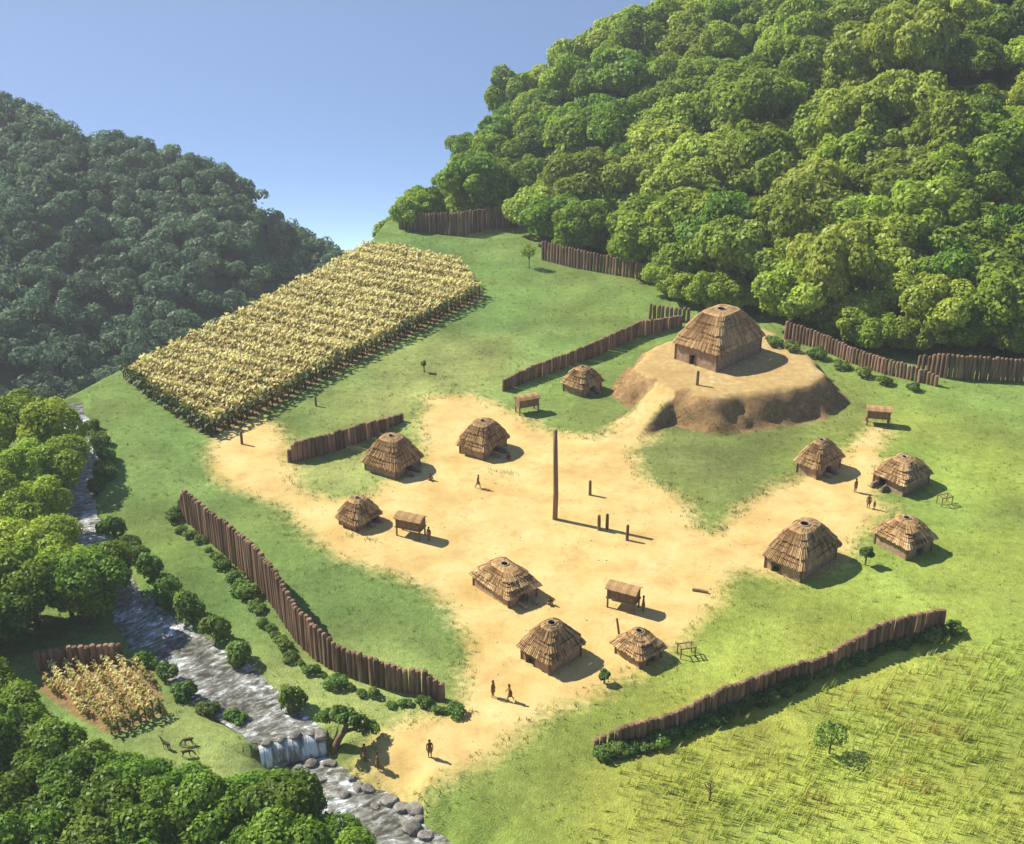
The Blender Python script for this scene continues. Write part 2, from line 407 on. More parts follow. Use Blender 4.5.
def water_mat(name, foam_glint, stretch=(2.0, 0.95, 1)):
    m, n, l = new_mat(name)
    out = N(n, 'OutputMaterial'); b = N(n, 'BsdfPrincipled', inputs={'Roughness': 0.16, 'IOR': 1.33})
    uv = N(n, 'Attribute', attribute_name='flow')
    mp = N(n, 'Mapping', inputs={'Scale': stretch}); l.new(uv.outputs['Vector'], mp.inputs[0])
    nz = N(n, 'TexNoise', inputs={'Scale': 1.0, 'Detail': 9, 'Roughness': 0.74, 'Distortion': 0.35}); l.new(mp.outputs[0], nz.inputs['Vector'])
    n2 = N(n, 'TexNoise', inputs={'Scale': 0.22, 'Detail': 3}); l.new(uv.outputs['Vector'], n2.inputs['Vector'])
    ad = N(n, 'Math', operation='MULTIPLY_ADD', inputs={1: 0.55, 2: foam_glint}); l.new(n2.outputs['Fac'], ad.inputs[0])
    sm = N(n, 'Math', operation='ADD'); l.new(nz.outputs['Fac'], sm.inputs[0]); l.new(ad.outputs[0], sm.inputs[1])
    rp = ramp(n, [(0.42, (0.055, 0.052, 0.038)), (0.52, (0.15, 0.148, 0.12)), (0.61, (0.30, 0.31, 0.30)), (0.70, (0.78, 0.84, 0.90))]); l.new(sm.outputs[0], rp.inputs[0])  # pale stops: foam, plus white-blue highlights put into the colour
    l.new(rp.outputs[0], b.inputs['Base Color'])
    rr = N(n, 'MapRange', inputs={1: 0.5, 2: 0.72, 3: 0.12, 4: 0.7}); l.new(sm.outputs[0], rr.inputs[0]); l.new(rr.outputs[0], b.inputs['Roughness'])
    bp = N(n, 'Bump', inputs={'Strength': 0.6, 'Distance': 0.25}); l.new(nz.outputs['Fac'], bp.inputs['Height']); l.new(bp.outputs[0], b.inputs['Normal'])
    l.new(b.outputs[0], out.inputs[0])
    return m
M['water'] = water_mat('water', -0.228)
M['falls'] = water_mat('falls', -0.12, (0.35, 2.6, 1))

# ------------------------------------------------------------------ object helpers
def link(name, mesh, mat=None, parent=None, loc=None):
    o = bpy.data.objects.new(name, mesh)
    COL.objects.link(o)
    if mat is not None and mesh is not None:
        if not mesh.materials:
            mesh.materials.append(M[mat] if isinstance(mat, str) else mat)
    if parent: o.parent = parent
    if loc is not None: o.location = loc
    return o

def tag(o, label=None, cat=None, group=None, kind=None):
    if label: o['label'] = label
    if cat: o['category'] = cat
    if group: o['group'] = group
    if kind: o['kind'] = kind
    return o

def empty(name, loc=(0, 0, 0), rz=0.0, scale=1.0):
    o = bpy.data.objects.new(name, None)
    o.empty_display_size = 0.3
    COL.objects.link(o)
    o.location = loc
    o.rotation_euler = (0, 0, rz)
    o.scale = (scale,) * 3
    return o

def copy_tree(o, parent=None):
    c = o.copy()
    COL.objects.link(c)
    c.parent = parent
    for ch in list(o.children):
        copy_tree(ch, c)
    return c

def mesh_from(name, verts, faces, tone=None, smooth=False):
    me = bpy.data.meshes.new(name)
    me.from_pydata([tuple(v) for v in verts], [], faces)
    if tone is not None:
        a = me.attributes.new('tone', 'FLOAT', 'FACE')
        a.data.foreach_set('value', np.asarray(tone, np.float32))
    if smooth:
        me.polygons.foreach_set('use_smooth', [True] * len(me.polygons))
    me.update()
    return me

def quad_mesh(name, Q, tone=None, smooth=False):
    """Q (n,4,3) separate quads"""
    n = len(Q)
    me = bpy.data.meshes.new(name)
    me.vertices.add(n * 4)
    me.vertices.foreach_set('co', np.asarray(Q, np.float32).reshape(-1))
    me.loops.add(n * 4)
    me.loops.foreach_set('vertex_index', np.arange(n * 4, dtype=np.int32))
    me.polygons.add(n)
    me.polygons.foreach_set('loop_start', np.arange(0, n * 4, 4, dtype=np.int32))
    me.polygons.foreach_set('loop_total', np.full(n, 4, np.int32))
    if tone is not None:
        a = me.attributes.new('tone', 'FLOAT', 'FACE')
        a.data.foreach_set('value', np.asarray(tone, np.float32))
    me.update(calc_edges=True)
    return me

class MB:
    """collects boxes, tubes and lofts into ONE mesh"""
    def __init__(s): s.v, s.f, s.t = [], [], []
    def add(s, verts, faces, tone=0.5):
        k = len(s.v)
        s.v += [tuple(v) for v in verts]
        s.f += [tuple(i + k for i in f) for f in faces]
        s.t += [tone] * len(faces)
    def box(s, c, size, rz=0.0, jit=0.0, tone=0.5):
        cx, cy, cz = c; hx, hy, hz = size[0] / 2, size[1] / 2, size[2] / 2
        vs = []
        for dz in (-hz, hz):
            for dx, dy in ((-hx, -hy), (hx, -hy), (hx, hy), (-hx, hy)):
                x = dx * math.cos(rz) - dy * math.sin(rz); y = dx * math.sin(rz) + dy * math.cos(rz)
                vs.append((cx + x + random.uniform(-jit, jit), cy + y + random.uniform(-jit, jit), cz + dz + random.uniform(-jit, jit)))
        s.add(vs, [(3, 2, 1, 0), (4, 5, 6, 7), (0, 1, 5, 4), (1, 2, 6, 5), (2, 3, 7, 6), (3, 0, 4, 7)], tone)
    def tube(s, pts, rad, n=7, tone=0.5, wob=0.0):
        pts = [Vector(p) for p in pts]
        if not hasattr(rad, '__len__'): rad = [rad] * len(pts)
        vs, fs = [], []
        ref = None
        for i, p in enumerate(pts):
            d = (pts[min(i + 1, len(pts) - 1)] - pts[max(i - 1, 0)]).normalized()
            if ref is None:
                ref = d.orthogonal().normalized()
            ref = (ref - d * ref.dot(d)).normalized()
            b = d.cross(ref)
            for k in range(n):
                a = 2 * math.pi * k / n
                r = rad[i] * (1 + random.uniform(-wob, wob))
                vs.append(p + ref * (r * math.cos(a)) + b * (r * math.sin(a)))
        for i in range(len(pts) - 1):
            for k in range(n):
                fs.append((i * n + k, i * n + (k + 1) % n, (i + 1) * n + (k + 1) % n, (i + 1) * n + k))
        fs.append(tuple(range(n - 1, -1, -1)))
        fs.append(tuple(range((len(pts) - 1) * n, len(pts) * n)))
        s.add(vs, fs, tone)
    def mesh(s, name, smooth=False): return mesh_from(name, s.v, s.f, s.t, smooth)
    def build(s, name, mat, parent=None, smooth=False): return link(name, s.mesh(name, smooth), mat, parent)

def skin_mesh(name, verts, edges, radii, root=0, sub=1):
    me = bpy.data.meshes.new(name)
    me.from_pydata(verts, edges, [])
    o = bpy.data.objects.new(name, me)
    COL.objects.link(o)
    md = o.modifiers.new('skin', 'SKIN')
    md.use_smooth_shade = True
    lay = me.skin_vertices[0].data
    for i, r in enumerate(radii):
        lay[i].radius = (r, r) if not hasattr(r, '__len__') else r
        lay[i].use_root = (i == root)
    sb = o.modifiers.new('sub', 'SUBSURF'); sb.levels = sub; sb.render_levels = sub
    dg = bpy.context.evaluated_depsgraph_get(); dg.update()
    out = bpy.data.meshes.new_from_object(o.evaluated_get(dg))
    out.name = name
    bpy.data.objects.remove(o)
    return out

# ------------------------------------------------------------------ ground sheet
def axis(a, f0, f1, b, fine, grow=1.18, mx=6.0):
    mid = list(np.arange(f0, f1 + 1e-6, fine))
    hi, x, st = [], mid[-1], fine
    while x < b:
        st = min(st * grow, mx); x += st; hi.append(x)
    lo, x, st = [], mid[0], fine
    while x > a:
        st = min(st * grow, mx); x -= st; lo.append(x)
    return np.array(lo[::-1] + mid + hi)

XS = axis(-300, -82, 88, 320, 0.45)
YS = axis(15, 54, 228, 440, 0.45)
GX, GY = np.meshgrid(XS, YS)
GZ = hfun(GX, GY)

DIRT_PX = [(205, 452), (225, 430), (258, 417), (280, 425), (290, 450), (298, 488), (335, 500), (372, 494), (388, 480), (410, 472), (424, 452), (418, 420), (432, 396),
           (468, 394), (520, 414), (548, 430), (600, 437), (618, 424), (655, 420), (650, 438), (634, 452), (642, 476), (672, 492), (690, 505), (700, 530), (712, 533), (738, 508),
           (770, 488), (795, 478), (842, 455), (868, 424), (888, 428), (880, 455), (884, 478), (874, 500), (898, 506), (880, 520), (862, 535), (845, 562), (800, 580), (760, 576), (740, 575),
           (726, 592), (716, 610), (690, 640), (668, 660), (640, 672), (600, 692), (560, 708), (520, 735), (480, 764), (440, 784), (415, 790), (385, 776), (352, 756), (366, 740),
           (400, 722), (445, 712), (462, 690), (468, 640), (455, 610), (420, 586), (380, 573), (340, 560), (305, 535), (280, 506), (235, 491), (210, 476)]
CORN_PX = [(124, 379), (210, 437), (483, 297), (462, 268), (392, 252), (362, 254), (250, 315)]
PLOT_PX = [(40, 690), (46, 668), (128, 660), (150, 672), (166, 712), (112, 735), (75, 716)]
DIRT = g0(DIRT_PX); CORN = g0(CORN_PX); PLOT = g0(PLOT_PX)
sd_dirt = poly_sd(DIRT, GX, GY); sd_corn = poly_sd(CORN, GX, GY); sd_plot = poly_sd(PLOT, GX, GY)
sd_mound = poly_sd(MOUND, GX, GY); sd_str = poly_sd(STREAM, GX, GY); sd_plat = poly_sd(PLATEAU, GX, GY)
d_ramp, t_ramp = seg_pt(RAMP_A, RAMP_B, GX, GY)
dirt = np.clip(0.5 - sd_dirt / 5.5, 0, 1)
dirt = np.maximum(dirt, np.clip(1.6 - sd_mound / 1.6, 0, 1))
dirt = np.maximum(dirt, np.clip(0.75 - (d_ramp - 1.1) / 1.4, 0, 1) * (t_ramp < 1))
soil_shade = 0.95 * sstep(-0.2, 0.8, sd_mound) * (1 - sstep(2.6, 4.2, sd_mound)) * (d_ramp > 1.7)  # mound sides: brown earth, with their shade put into the colour
soil_shade = np.maximum(soil_shade, 0.50 * (1 - sstep(0, 1, sd_mound)))
soil_shade = np.maximum(soil_shade, 0.36 * (1 - sstep(1.2, 2.4, d_ramp)))
soil_shade = np.maximum(soil_shade, 0.9 * sstep(1.6, 2.0, d_ramp) * (1 - sstep(2.6, 3.4, d_ramp)) * (t_ramp > 0.02) * (t_ramp < 0.78))  # ramp sides darkened: their shade is put into the colour
soil_shade = np.maximum(soil_shade, 0.75 * (1 - sstep(0.0, 0.4, sd_corn)))
soil_shade = np.maximum(soil_shade, 0.75 * (1 - sstep(0.0, 0.4, sd_plot)))
soil_shade = np.maximum(soil_shade, 0.7 * (1 - sstep(0.1, 0.9, sd_str)))
# grass tint: lush on the left and behind, yellower to the right and in front
def tint_at(c, pts, rad):
    w = np.zeros(GX.shape)
    for (px, py) in pts:
        p = at_z(px, py, 0)
        w = np.maximum(w, np.exp(-((GX - p[0]) ** 2 + (GY - p[1]) ** 2) / (2 * rad * rad)))
    return w[..., None], np.array(c)
base = np.empty(GX.shape + (3,)); base[:] = (0.16, 0.235, 0.058)
for c, pts, rad in [((0.125, 0.205, 0.055), [(150, 430), (200, 470), (130, 480), (250, 620), (420, 620), (390, 600), (560, 260), (450, 245), (480, 330)], 9),
                    ((0.29, 0.35, 0.065), [(880, 430), (960, 470), (930, 560), (1000, 560), (980, 620), (700, 620), (1000, 720), (850, 600)], 10),
                    ((0.36, 0.385, 0.07), [(800, 720), (700, 770), (900, 700), (980, 760), (800, 800), (650, 830), (900, 820)], 8),
                    ((0.31, 0.34, 0.11), [(430, 380), (400, 400), (450, 360), (350, 470)], 7),
                    ((0.30, 0.35, 0.11), [(200, 730), (230, 760), (300, 690), (360, 700), (430, 730)], 5),
                    ((0.17, 0.23, 0.045), [(490, 810), (545, 775), (575, 745), (520, 830), (610, 720)], 2.6),
                    ((0.17, 0.195, 0.06), [(690, 450), (720, 470), (660, 430), (760, 430), (820, 410)], 6)]:
    w, c = tint_at(c, pts, rad)
    base = base * (1 - 0.85 * w) + c * (0.85 * w)
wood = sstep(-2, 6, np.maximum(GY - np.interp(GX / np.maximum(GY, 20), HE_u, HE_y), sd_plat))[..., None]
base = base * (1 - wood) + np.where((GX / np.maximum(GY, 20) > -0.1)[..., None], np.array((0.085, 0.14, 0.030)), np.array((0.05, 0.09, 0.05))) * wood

ny, nx = GX.shape
hilly = (GY > np.interp(GX / np.maximum(GY, 20), HE_u, HE_y) + 3) & (GX / np.maximum(GY, 20) > -0.125)
valley = sd_plat > 6
moundish = (sd_mound < 4.0) | ((d_ramp < 3.0) & (t_ramp < 0.95))
cls = np.zeros(GX.shape, int)
cls[hilly] = 1; cls[valley] = 2
cls[(dirt > 0.5) & (cls == 0)] = 3
cls[moundish & ((cls == 0) | (cls == 3))] = 4
cls[sd_corn < 0] = 5
cls[sd_plot < 0] = 5
idx = np.arange(ny * nx).reshape(ny, nx)
faces_all = np.stack([idx[:-1, :-1], idx[:-1, 1:], idx[1:, 1:], idx[1:, :-1]], -1).reshape(-1, 4)
fcls = cls[:-1, :-1].reshape(-1)
P_all = np.stack([GX, GY, GZ], -1).reshape(-1, 3)
for k, nm in enumerate(['meadow', 'hillside', 'mountain', 'dirt_clearing', 'earth_mound', 'field_soil']):
    fs = faces_all[fcls == k]
    used, inv = np.unique(fs, return_inverse=True)
    inv = inv.reshape(-1, 4)
    me = bpy.data.meshes.new(nm)
    me.vertices.add(len(used)); me.vertices.foreach_set('co', P_all[used].astype(np.float32).reshape(-1))
    nf = len(fs)
    me.loops.add(nf * 4); me.loops.foreach_set('vertex_index', inv.astype(np.int32).reshape(-1))
    me.polygons.add(nf)
    me.polygons.foreach_set('loop_start', np.arange(0, nf * 4, 4, dtype=np.int32)); me.polygons.foreach_set('loop_total', np.full(nf, 4, np.int32))
    me.polygons.foreach_set('use_smooth', np.ones(nf, bool))
    a = me.attributes.new('dirt', 'FLOAT', 'POINT'); a.data.foreach_set('value', dirt.reshape(-1)[used].astype(np.float32))
    a = me.attributes.new('soil_shade', 'FLOAT', 'POINT'); a.data.foreach_set('value', soil_shade.reshape(-1)[used].astype(np.float32))
    a = me.attributes.new('tint', 'FLOAT_COLOR', 'POINT')
    a.data.foreach_set('color', np.concatenate([base.reshape(-1, 3)[used], np.ones((len(used), 1))], 1).astype(np.float32).reshape(-1))
    me.update(calc_edges=True)
    tag(link(nm, me, 'land'), kind='structure')

# ------------------------------------------------------------------ stream
def strip_mesh(name, L_, R_, n=6, extra=0.9, sub=3):
    vs, fs, fl = [], [], []
    dist = 0.0
    rows = []
    for i in range(len(L_)):
        for k in range(sub if i < len(L_) - 1 else 1):
            t = k / sub
            j = min(i + 1, len(L_) - 1)
            rows.append((L_[i] * (1 - t) + L_[j] * t, R_[i] * (1 - t) + R_[j] * t))
    prev = None
    for a, b in rows:
        mid = (a + b) / 2
        if prev is not None: dist += np.linalg.norm(mid - prev)
        prev = mid
        d = (b - a); w = np.linalg.norm(d[:2]); d = d / max(w, 1e-6)
        for k in range(n + 1):
            s = -extra + (w + 2 * extra) * k / n
            p = a + d * s
            vs.append((p[0], p[1], p[2])); fl.append((dist, s, 0))
    for i in range(len(rows) - 1):
        for k in range(n):
            q = i * (n + 1) + k
            fs.append((q, q + 1, q + n + 2, q + n + 1))
    me = mesh_from(name, vs, fs, smooth=True)
    a = me.attributes.new('flow', 'FLOAT_VECTOR', 'POINT'); a.data.foreach_set('vector', np.array(fl, np.float32).reshape(-1))
    return me
tag(link('stream', strip_mesh('stream', SL[:FALL_I + 1], SR[:FALL_I + 1]), 'water'), kind='structure')
lo_l = SL[FALL_I + 1:].copy(); lo_r = SR[FALL_I + 1:].copy()
fa, fb = SL[FALL_I].copy(), SR[FALL_I].copy()
drop = np.array([LIPN[0] * 0.7, LIPN[1] * 0.7, W_DN - W_UP])
tag(link('stream', strip_mesh('stream', np.vstack([[fa + drop * [0.6, 0.6, 1]], lo_l]), np.vstack([[fb + drop * [0.6, 0.6, 1]], lo_r])), 'water'), kind='structure')
fl_l, fl_r = [], []
for t in np.linspace(0, 1, 7):
    o_ = np.array([LIPN[0] * 0.9 * math.sin(t * 1.57), LIPN[1] * 0.9 * math.sin(t * 1.57), (W_DN - W_UP) * t ** 1.6 + 0.01])
    fl_l.append(fa + o_); fl_r.append(fb + o_)
tag(link('waterfall', strip_mesh('waterfall', np.array(fl_l), np.array(fl_r), n=26, sub=3), 'falls'), kind='structure')

# ------------------------------------------------------------------ foliage
def leaf_quads(C, Nn, size, jit, rng, aspect=0.75):
    n = len(C)
    nn = Nn + rng.normal(0, jit, (n, 3))
    nn /= np.linalg.norm(nn, axis=1, keepdims=True)
    a = rng.normal(0, 1, (n, 3)); a -= nn * (a * nn).sum(1, keepdims=True); a /= np.linalg.norm(a, axis=1, keepdims=True)
    b = np.cross(nn, a)
    s = (size * rng.uniform(0.6, 1.35, n))[:, None]
    q = np.stack([C - a * s, C - b * s * aspect + nn * s * 0.12, C + a * s, C + b * s * aspect + nn * s * 0.12], 1)
    return q

def crown_mesh(name, seed, rad=(3.6, 3.6, 3.2), zc=5.0, npuff=16, pr=(1.1, 1.9), nleaf=2600, size=0.34, jit=0.45, spread=0.78):
    rng = np.random.default_rng(seed)
    cs, rs, tn = [], [], []
    for i in range(npuff):
        for _ in range(40):
            d = rng.normal(0, 1, 3); d /= np.linalg.norm(d)
            if d[2] > -0.55: break
        r = rng.uniform(*pr)
        k = rng.uniform(0.55, 1.0)
        c = d * np.array(rad) * k * spread + (0, 0, zc)
        cs.append(c); rs.append(r); tn.append(rng.uniform(-0.16, 0.16))
    cs.append(np.array((0, 0, zc))); rs.append(min(rad) * 0.72); tn.append(-0.1)
    cs = np.array(cs); rs = np.array(rs)
    w = rs ** 2 / (rs ** 2).sum()
    Cc, Nn, Tt = [], [], []
    for c, r, t, ww in zip(cs, rs, tn, w):
        m = int(nleaf * ww * 1.7) + 4
        d = rng.normal(0, 1, (m, 3)); d /= np.linalg.norm(d, axis=1, keepdims=True)
        rr = r * rng.uniform(0.80, 1.10, m) * (1 + 0.16 * np.sin(d[:, 0] * 7 + r * 9) * np.sin(d[:, 1] * 6 + 2) * np.cos(d[:, 2] * 5))
        p = c + d * rr[:, None] * (1, 1, 0.85)
        keep = np.ones(m, bool)
        for c2, r2 in zip(cs, rs):
            if c2 is c: continue
            q = np.linalg.norm((p - c2) / (1, 1, 0.85), axis=1)
            keep &= (q > r2 * 0.80) | (np.abs(q) < 1e-9)
        keep &= (d[:, 2] > -0.75)
        p = p[keep]; dd = d[keep]
        Cc.append(p); Nn.append(dd + (0, 0, 0.25)); Tt.append(0.5 + t + rng.uniform(-0.32, 0.32, len(p)))
    C = np.vstack(Cc); NN = np.vstack(Nn); T = np.concatenate(Tt)
    Q = leaf_quads(C, NN, size, jit, rng)
    return quad_mesh(name, Q, np.clip(T, 0, 1))

def trunk_mesh(name, seed, h=5.0, r=0.28):
    random.seed(seed)
    m = MB()
    x = y = 0
    pts = []
    for i in range(6):
        pts.append((x, y, h * i / 5 - 0.3)); x += random.uniform(-.12, .12); y += random.uniform(-.12, .12)
    m.tube(pts, [r * (1.35 if i == 0 else 1 - 0.13 * i) for i in range(6)], n=8, wob=0.06)
    for k in range(5):
        a = random.uniform(0, 6.28); z0 = h * random.uniform(0.45, 0.8); ln = random.uniform(1.2, 2.2)
        m.tube([(0, 0, z0), (math.cos(a) * ln * .5, math.sin(a) * ln * .5, z0 + ln * .4), (math.cos(a) * ln, math.sin(a) * ln, z0 + ln * .9)], [r * .45, r * .3, r * .12], n=6)
    return m.mesh(name, smooth=True)

def tree_protos(mat, n, seed, **kw):
    out = []
    h = kw.pop('h', 5.0); r = kw.pop('r', 0.28)
    for i in range(n):
        out.append((crown_mesh('crown', seed + i, **kw), trunk_mesh('trunk', seed + i, h, r)))
    for c, t in out:
        c.materials.append(M[mat]); t.materials.append(M['bark'])
    return out

def plant_tree(name, proto, loc, scale, rz, label, group, cat='tree'):
    e = empty(name, loc, rz, scale)
    tag(e, label, cat, group)
    link('trunk', proto[1], None, e); link('crown', proto[0], None, e)
    return e

# wood on the right hillside
hill_p = tree_protos('leaf_hill', 8, 100, rad=(5.2, 5.2, 4.0), zc=4.4, npuff=34, pr=(0.7, 2.2), nleaf=9500, size=0.28, h=4.6, spread=.92)
rng = np.random.default_rng(5)
spots = []
cand = []
for X in np.arange(-40, 190, 2.0):
    for Y in np.arange(125, 300, 2.0):
        cand.append((X + rng.uniform(-1, 1), Y + rng.uniform(-1, 1)))
cand = np.array(cand)
u_ = cand[:, 0] / cand[:, 1]
re_ = np.interp(u_, HE_u, HE_y); rc_ = np.interp(u_, HC_u, HC_y)
z_ = hfun(cand[:, 0], cand[:, 1])
px_, py_ = proj(cand[:, 0], cand[:, 1], z_ + 5)
ok = (cand[:, 1] > re_ + 2.2) & (cand[:, 1] < rc_ + 12) & (px_ > 385) & (px_ < 1100) & (py_ > -110) & (u_ > -0.115)
cand = cand[ok]; z_ = z_[ok]; px_ = px_[ok]; py_ = py_[ok]
order = rng.permutation(len(cand))
taken = np.zeros((0, 2))
for i in order:
    if len(taken) and np.min(np.hypot(*(taken - cand[i]).T)) < 5.7: continue
    taken = np.vstack([taken, cand[i]])
    spots.append((cand[i][0], cand[i][1], z_[i], px_[i]))
print('hill trees', len(spots))
spots.sort(key=lambda s: s[1])
for i, (x, y, z, px) in enumerate(spots):
    s = random.choice((0.75, 0.9, 1.0, 1.1, 1.25, 1.4))
    if px < 470: s *= 0.62
    e = plant_tree('broadleaf_tree', hill_p[i % 8], (x, y, z - 0.2), s, random.uniform(0, 6.28), 'leafy green tree in the dense wood covering the right hillside', 'trees of the hillside wood')
    e.scale = (s * random.uniform(.85, 1.15), s * random.uniform(.85, 1.15), s * random.uniform(.85, 1.2))
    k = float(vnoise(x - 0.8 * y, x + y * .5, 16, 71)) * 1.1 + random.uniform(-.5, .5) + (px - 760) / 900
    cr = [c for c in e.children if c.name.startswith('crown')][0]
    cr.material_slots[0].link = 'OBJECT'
    cr.material_slots[0].material = M['leaf_hill_lit' if k > .22 else 'leaf_hill_shade' if k < -.45 else 'leaf_hill']

for i, (px, py) in enumerate([(407, 212), (420, 206), (434, 203), (448, 198), (462, 204), (476, 200), (492, 202), (508, 200), (524, 203), (428, 192), (446, 180), (464, 182), (545, 218), (560, 226), (580, 230), (605, 236), (630, 243), (655, 253), (668, 272), (684, 284), (712, 292), (738, 292), (772, 292), (800, 300), (828, 312), (856, 322), (884, 328), (914, 332), (945, 328), (978, 330), (1008, 332), (1035, 334)]):
    z = 0
    for _ in range(10):
        p = at_z(px, py, z + 3.0); z = 0.5 * z + 0.5 * ground_z(p[0], p[1])
    plant_tree('broadleaf_tree', hill_p[i % 8], (p[0], p[1], z - 0.4), random.uniform(0.6, 0.75), random.uniform(0, 6.28), 'leafy green tree in the dense wood covering the right hillside', 'trees of the hillside wood')

# far wood on the mountain across the valley: one mass
def far_wood():
    rng = np.random.default_rng(77)
    Qs, Ts = [], []
    pts = []
    for X in np.arange(-262, 20, 5.2):
        for Y in np.arange(160, 338, 5.2):
            pts.append((X + rng.uniform(-2, 2), Y + rng.uniform(-2, 2)))
    pts = np.array(pts)
    z = hfun(pts[:, 0], pts[:, 1]); s = poly_sd(PLATEAU, pts[:, 0], pts[:, 1])
    px, py = proj(pts[:, 0], pts[:, 1], z + 4)
    ok = (s > 7) & (px > -330) & (px < 420) & (py < 470)
    for (x, y), zz in zip(pts[ok], z[ok]):
        tt = rng.uniform(-0.18, 0.18) + 0.25 * float(vnoise(x, y, 22, 31))
        for k in range(4):
            c = np.array((x, y, zz + 2.6)) + rng.normal(0, 1, 3) * (1.3, 1.3, 0.8)
            r = rng.uniform(1.5, 2.5); m = 110
            d = rng.normal(0, 1, (m, 3)); d[:, 2] = np.abs(d[:, 2]) - 0.25; d[:, 1] -= 0.3
            d /= np.linalg.norm(d, axis=1, keepdims=True)
            Qs.append(leaf_quads(c + d * r * rng.uniform(0.85, 1.1, (m, 1)), d, 0.42, 0.3, rng))
            Ts.append(np.clip(0.5 + tt + rng.uniform(-0.25, 0.25, m), 0, 1))
    return quad_mesh('far_woodland', np.vstack(Qs), np.concatenate(Ts))
o = link('far_woodland', far_wood(), 'leaf_far')
tag(o, 'dark blue-green wood covering the mountain across the valley', 'woodland', None, 'stuff')

# trees on the near bank of the stream, left
near_p = tree_protos('leaf_near', 6, 200, rad=(3.0, 3.0, 2.4), zc=3.6, npuff=20, pr=(0.8, 1.4), nleaf=10000, size=0.15, h=3.6, r=0.2)
bright_p = tree_protos('leaf_bright', 5, 300, rad=(3.6, 3.6, 2.8), zc=3.8, npuff=18, pr=(1.0, 1.7), nleaf=9500, size=0.17, h=3.8, r=0.24)
def crown_spot(px, py, zc):
    z = 0
    for _ in range(8):
        p = at_z(px, py, z + zc); z = ground_z(p[0], p[1])
    return (p[0], p[1], z)
BRIGHT = [(18, 422), (50, 432), (-20, 440), (62, 462), (22, 468), (38, 505), (-5, 500), (10, 540), (48, 545), (75, 575), (30, 585), (-12, 590), (-40, 480), (-45, 545)]
NEARU = [(104, 572), (66, 582), (30, 592), (-20, 620), (6, 614), (-50, 610), (86, 588)]
LOW = [(-12, 684), (-45, 690), (4, 716), (10, 745), (44, 752), (-20, 755), (82, 762), (35, 775), (75, 788), (115, 786), (10, 810), (145, 795), (55, 822), (105, 818), (180, 808), (215, 815),
       (-30, 815), (150, 835), (250, 805), (285, 818), (240, 840), (20, 855), (85, 860), (195, 850), (320, 838), (285, 855), (130, 870), (345, 868)]
for i, (px, py) in enumerate(BRIGHT):
    plant_tree('broadleaf_tree', bright_p[i % 5], crown_spot(px, py, 3.8), random.uniform(0.85, 1.1), random.uniform(0, 6.28), 'bright green leafy tree on the far left bank of the upper stream', 'bright trees left of the upper stream')
for i, (px, py) in enumerate(NEARU):
    plant_tree('broadleaf_tree', near_p[i % 6], crown_spot(px, py, 3.6), random.uniform(0.85, 1.15), random.uniform(0, 6.28), 'dark green tree just behind the small fenced crop plot', 'dark trees behind the small plot')
for i, (px, py) in enumerate(LOW):
    plant_tree('broadleaf_tree', near_p[(i + 3) % 6], crown_spot(px, py, 3.4), random.uniform(0.75, 1.05), random.uniform(0, 6.28), 'dark green leafy tree in the wood filling the lower left corner', 'trees of the lower left wood')

# bushes
bush_m = [crown_mesh('bush', 400 + i, rad=(1.0, 1.0, 0.75), zc=0.65, npuff=7, pr=(0.38, 0.62), nleaf=900, size=0.13) for i in range(5)]
for b in bush_m: b.materials.append(M['leaf_bush'])
pale_m = [crown_mesh('bush', 420 + i, rad=(1.0, 1.0, 0.75), zc=0.6, npuff=8, pr=(0.4, 0.65), nleaf=1100, size=0.12) for i in range(3)]
for b in pale_m: b.materials.append(M['leaf_pale'])
def bush(px, py, w, label, group=None, meshes=bush_m, hz=1.0, name='bush'):
    p = G(px, py)
    s = w / pxm(p) / 2.5
    o = link(name, random.choice(meshes), None, None, p)
    o.scale = (s, s, s * hz); o.rotation_euler = (0, 0, random.uniform(0, 6.28))
    return tag(o, label, 'bush', group)
for px, py, w in [(92, 432, 20), (98, 446, 24), (104, 462, 24), (104, 478, 26), (98, 494, 22)]:
    bush(px, py, w, 'dark bush in the thicket beside the narrow upper stream', 'bushes at the narrow upper stream', hz=1.3)
for px, py, w in [(112, 538, 32), (132, 556, 30), (150, 580, 34), (142, 566, 28), (172, 604, 34), (192, 618, 36), (217, 638, 36), (243, 662, 34)]:
    bush(px, py, w, 'round green bush on the village bank of the stream', 'bushes on the village bank', hz=1.35)
bush(294, 716, 34, 'tall bush on the stream bank just above the waterfall', hz=1.7)
for px, py, w in [(148, 668, 30), (166, 680, 30), (186, 696, 34), (210, 714, 26), (236, 724, 28)]:
    bush(px, py, w, 'bush on the stream bank beside the grazing meadow', 'bushes on the grazing meadow bank')
for i, t in enumerate(np.linspace(0, 1, 30)):
    pth = [(172, 516), (205, 548), (232, 572), (255, 602), (272, 632), (300, 665), (345, 688), (395, 700), (455, 708)]
    k = t * (len(pth) - 1); a = int(min(k, len(pth) - 2)); f = k - a
    bush(pth[a][0] * (1 - f) + pth[a + 1][0] * f, pth[a][1] * (1 - f) + pth[a + 1][1] * f + random.uniform(-1, 8), random.choice((11, 14, 17, 21, 26)), 'low bush at the foot of the long palisade above the stream', 'bushes along the long palisade', hz=random.uniform(.6, 1.0))
for i, t in enumerate(np.linspace(0, 1, 34)):
    pth = [(605, 757), (650, 747), (705, 725), (765, 700), (825, 672), (880, 650), (955, 632)]
    k = t * (len(pth) - 1); a = int(min(k, len(pth) - 2)); f = k - a
    bush(pth[a][0] * (1 - f) + pth[a + 1][0] * f, pth[a][1] * (1 - f) + pth[a + 1][1] * f, random.uniform(20, 28), 'low bush at the foot of the palisade before the tall grass', 'bushes along the front palisade', hz=0.8)
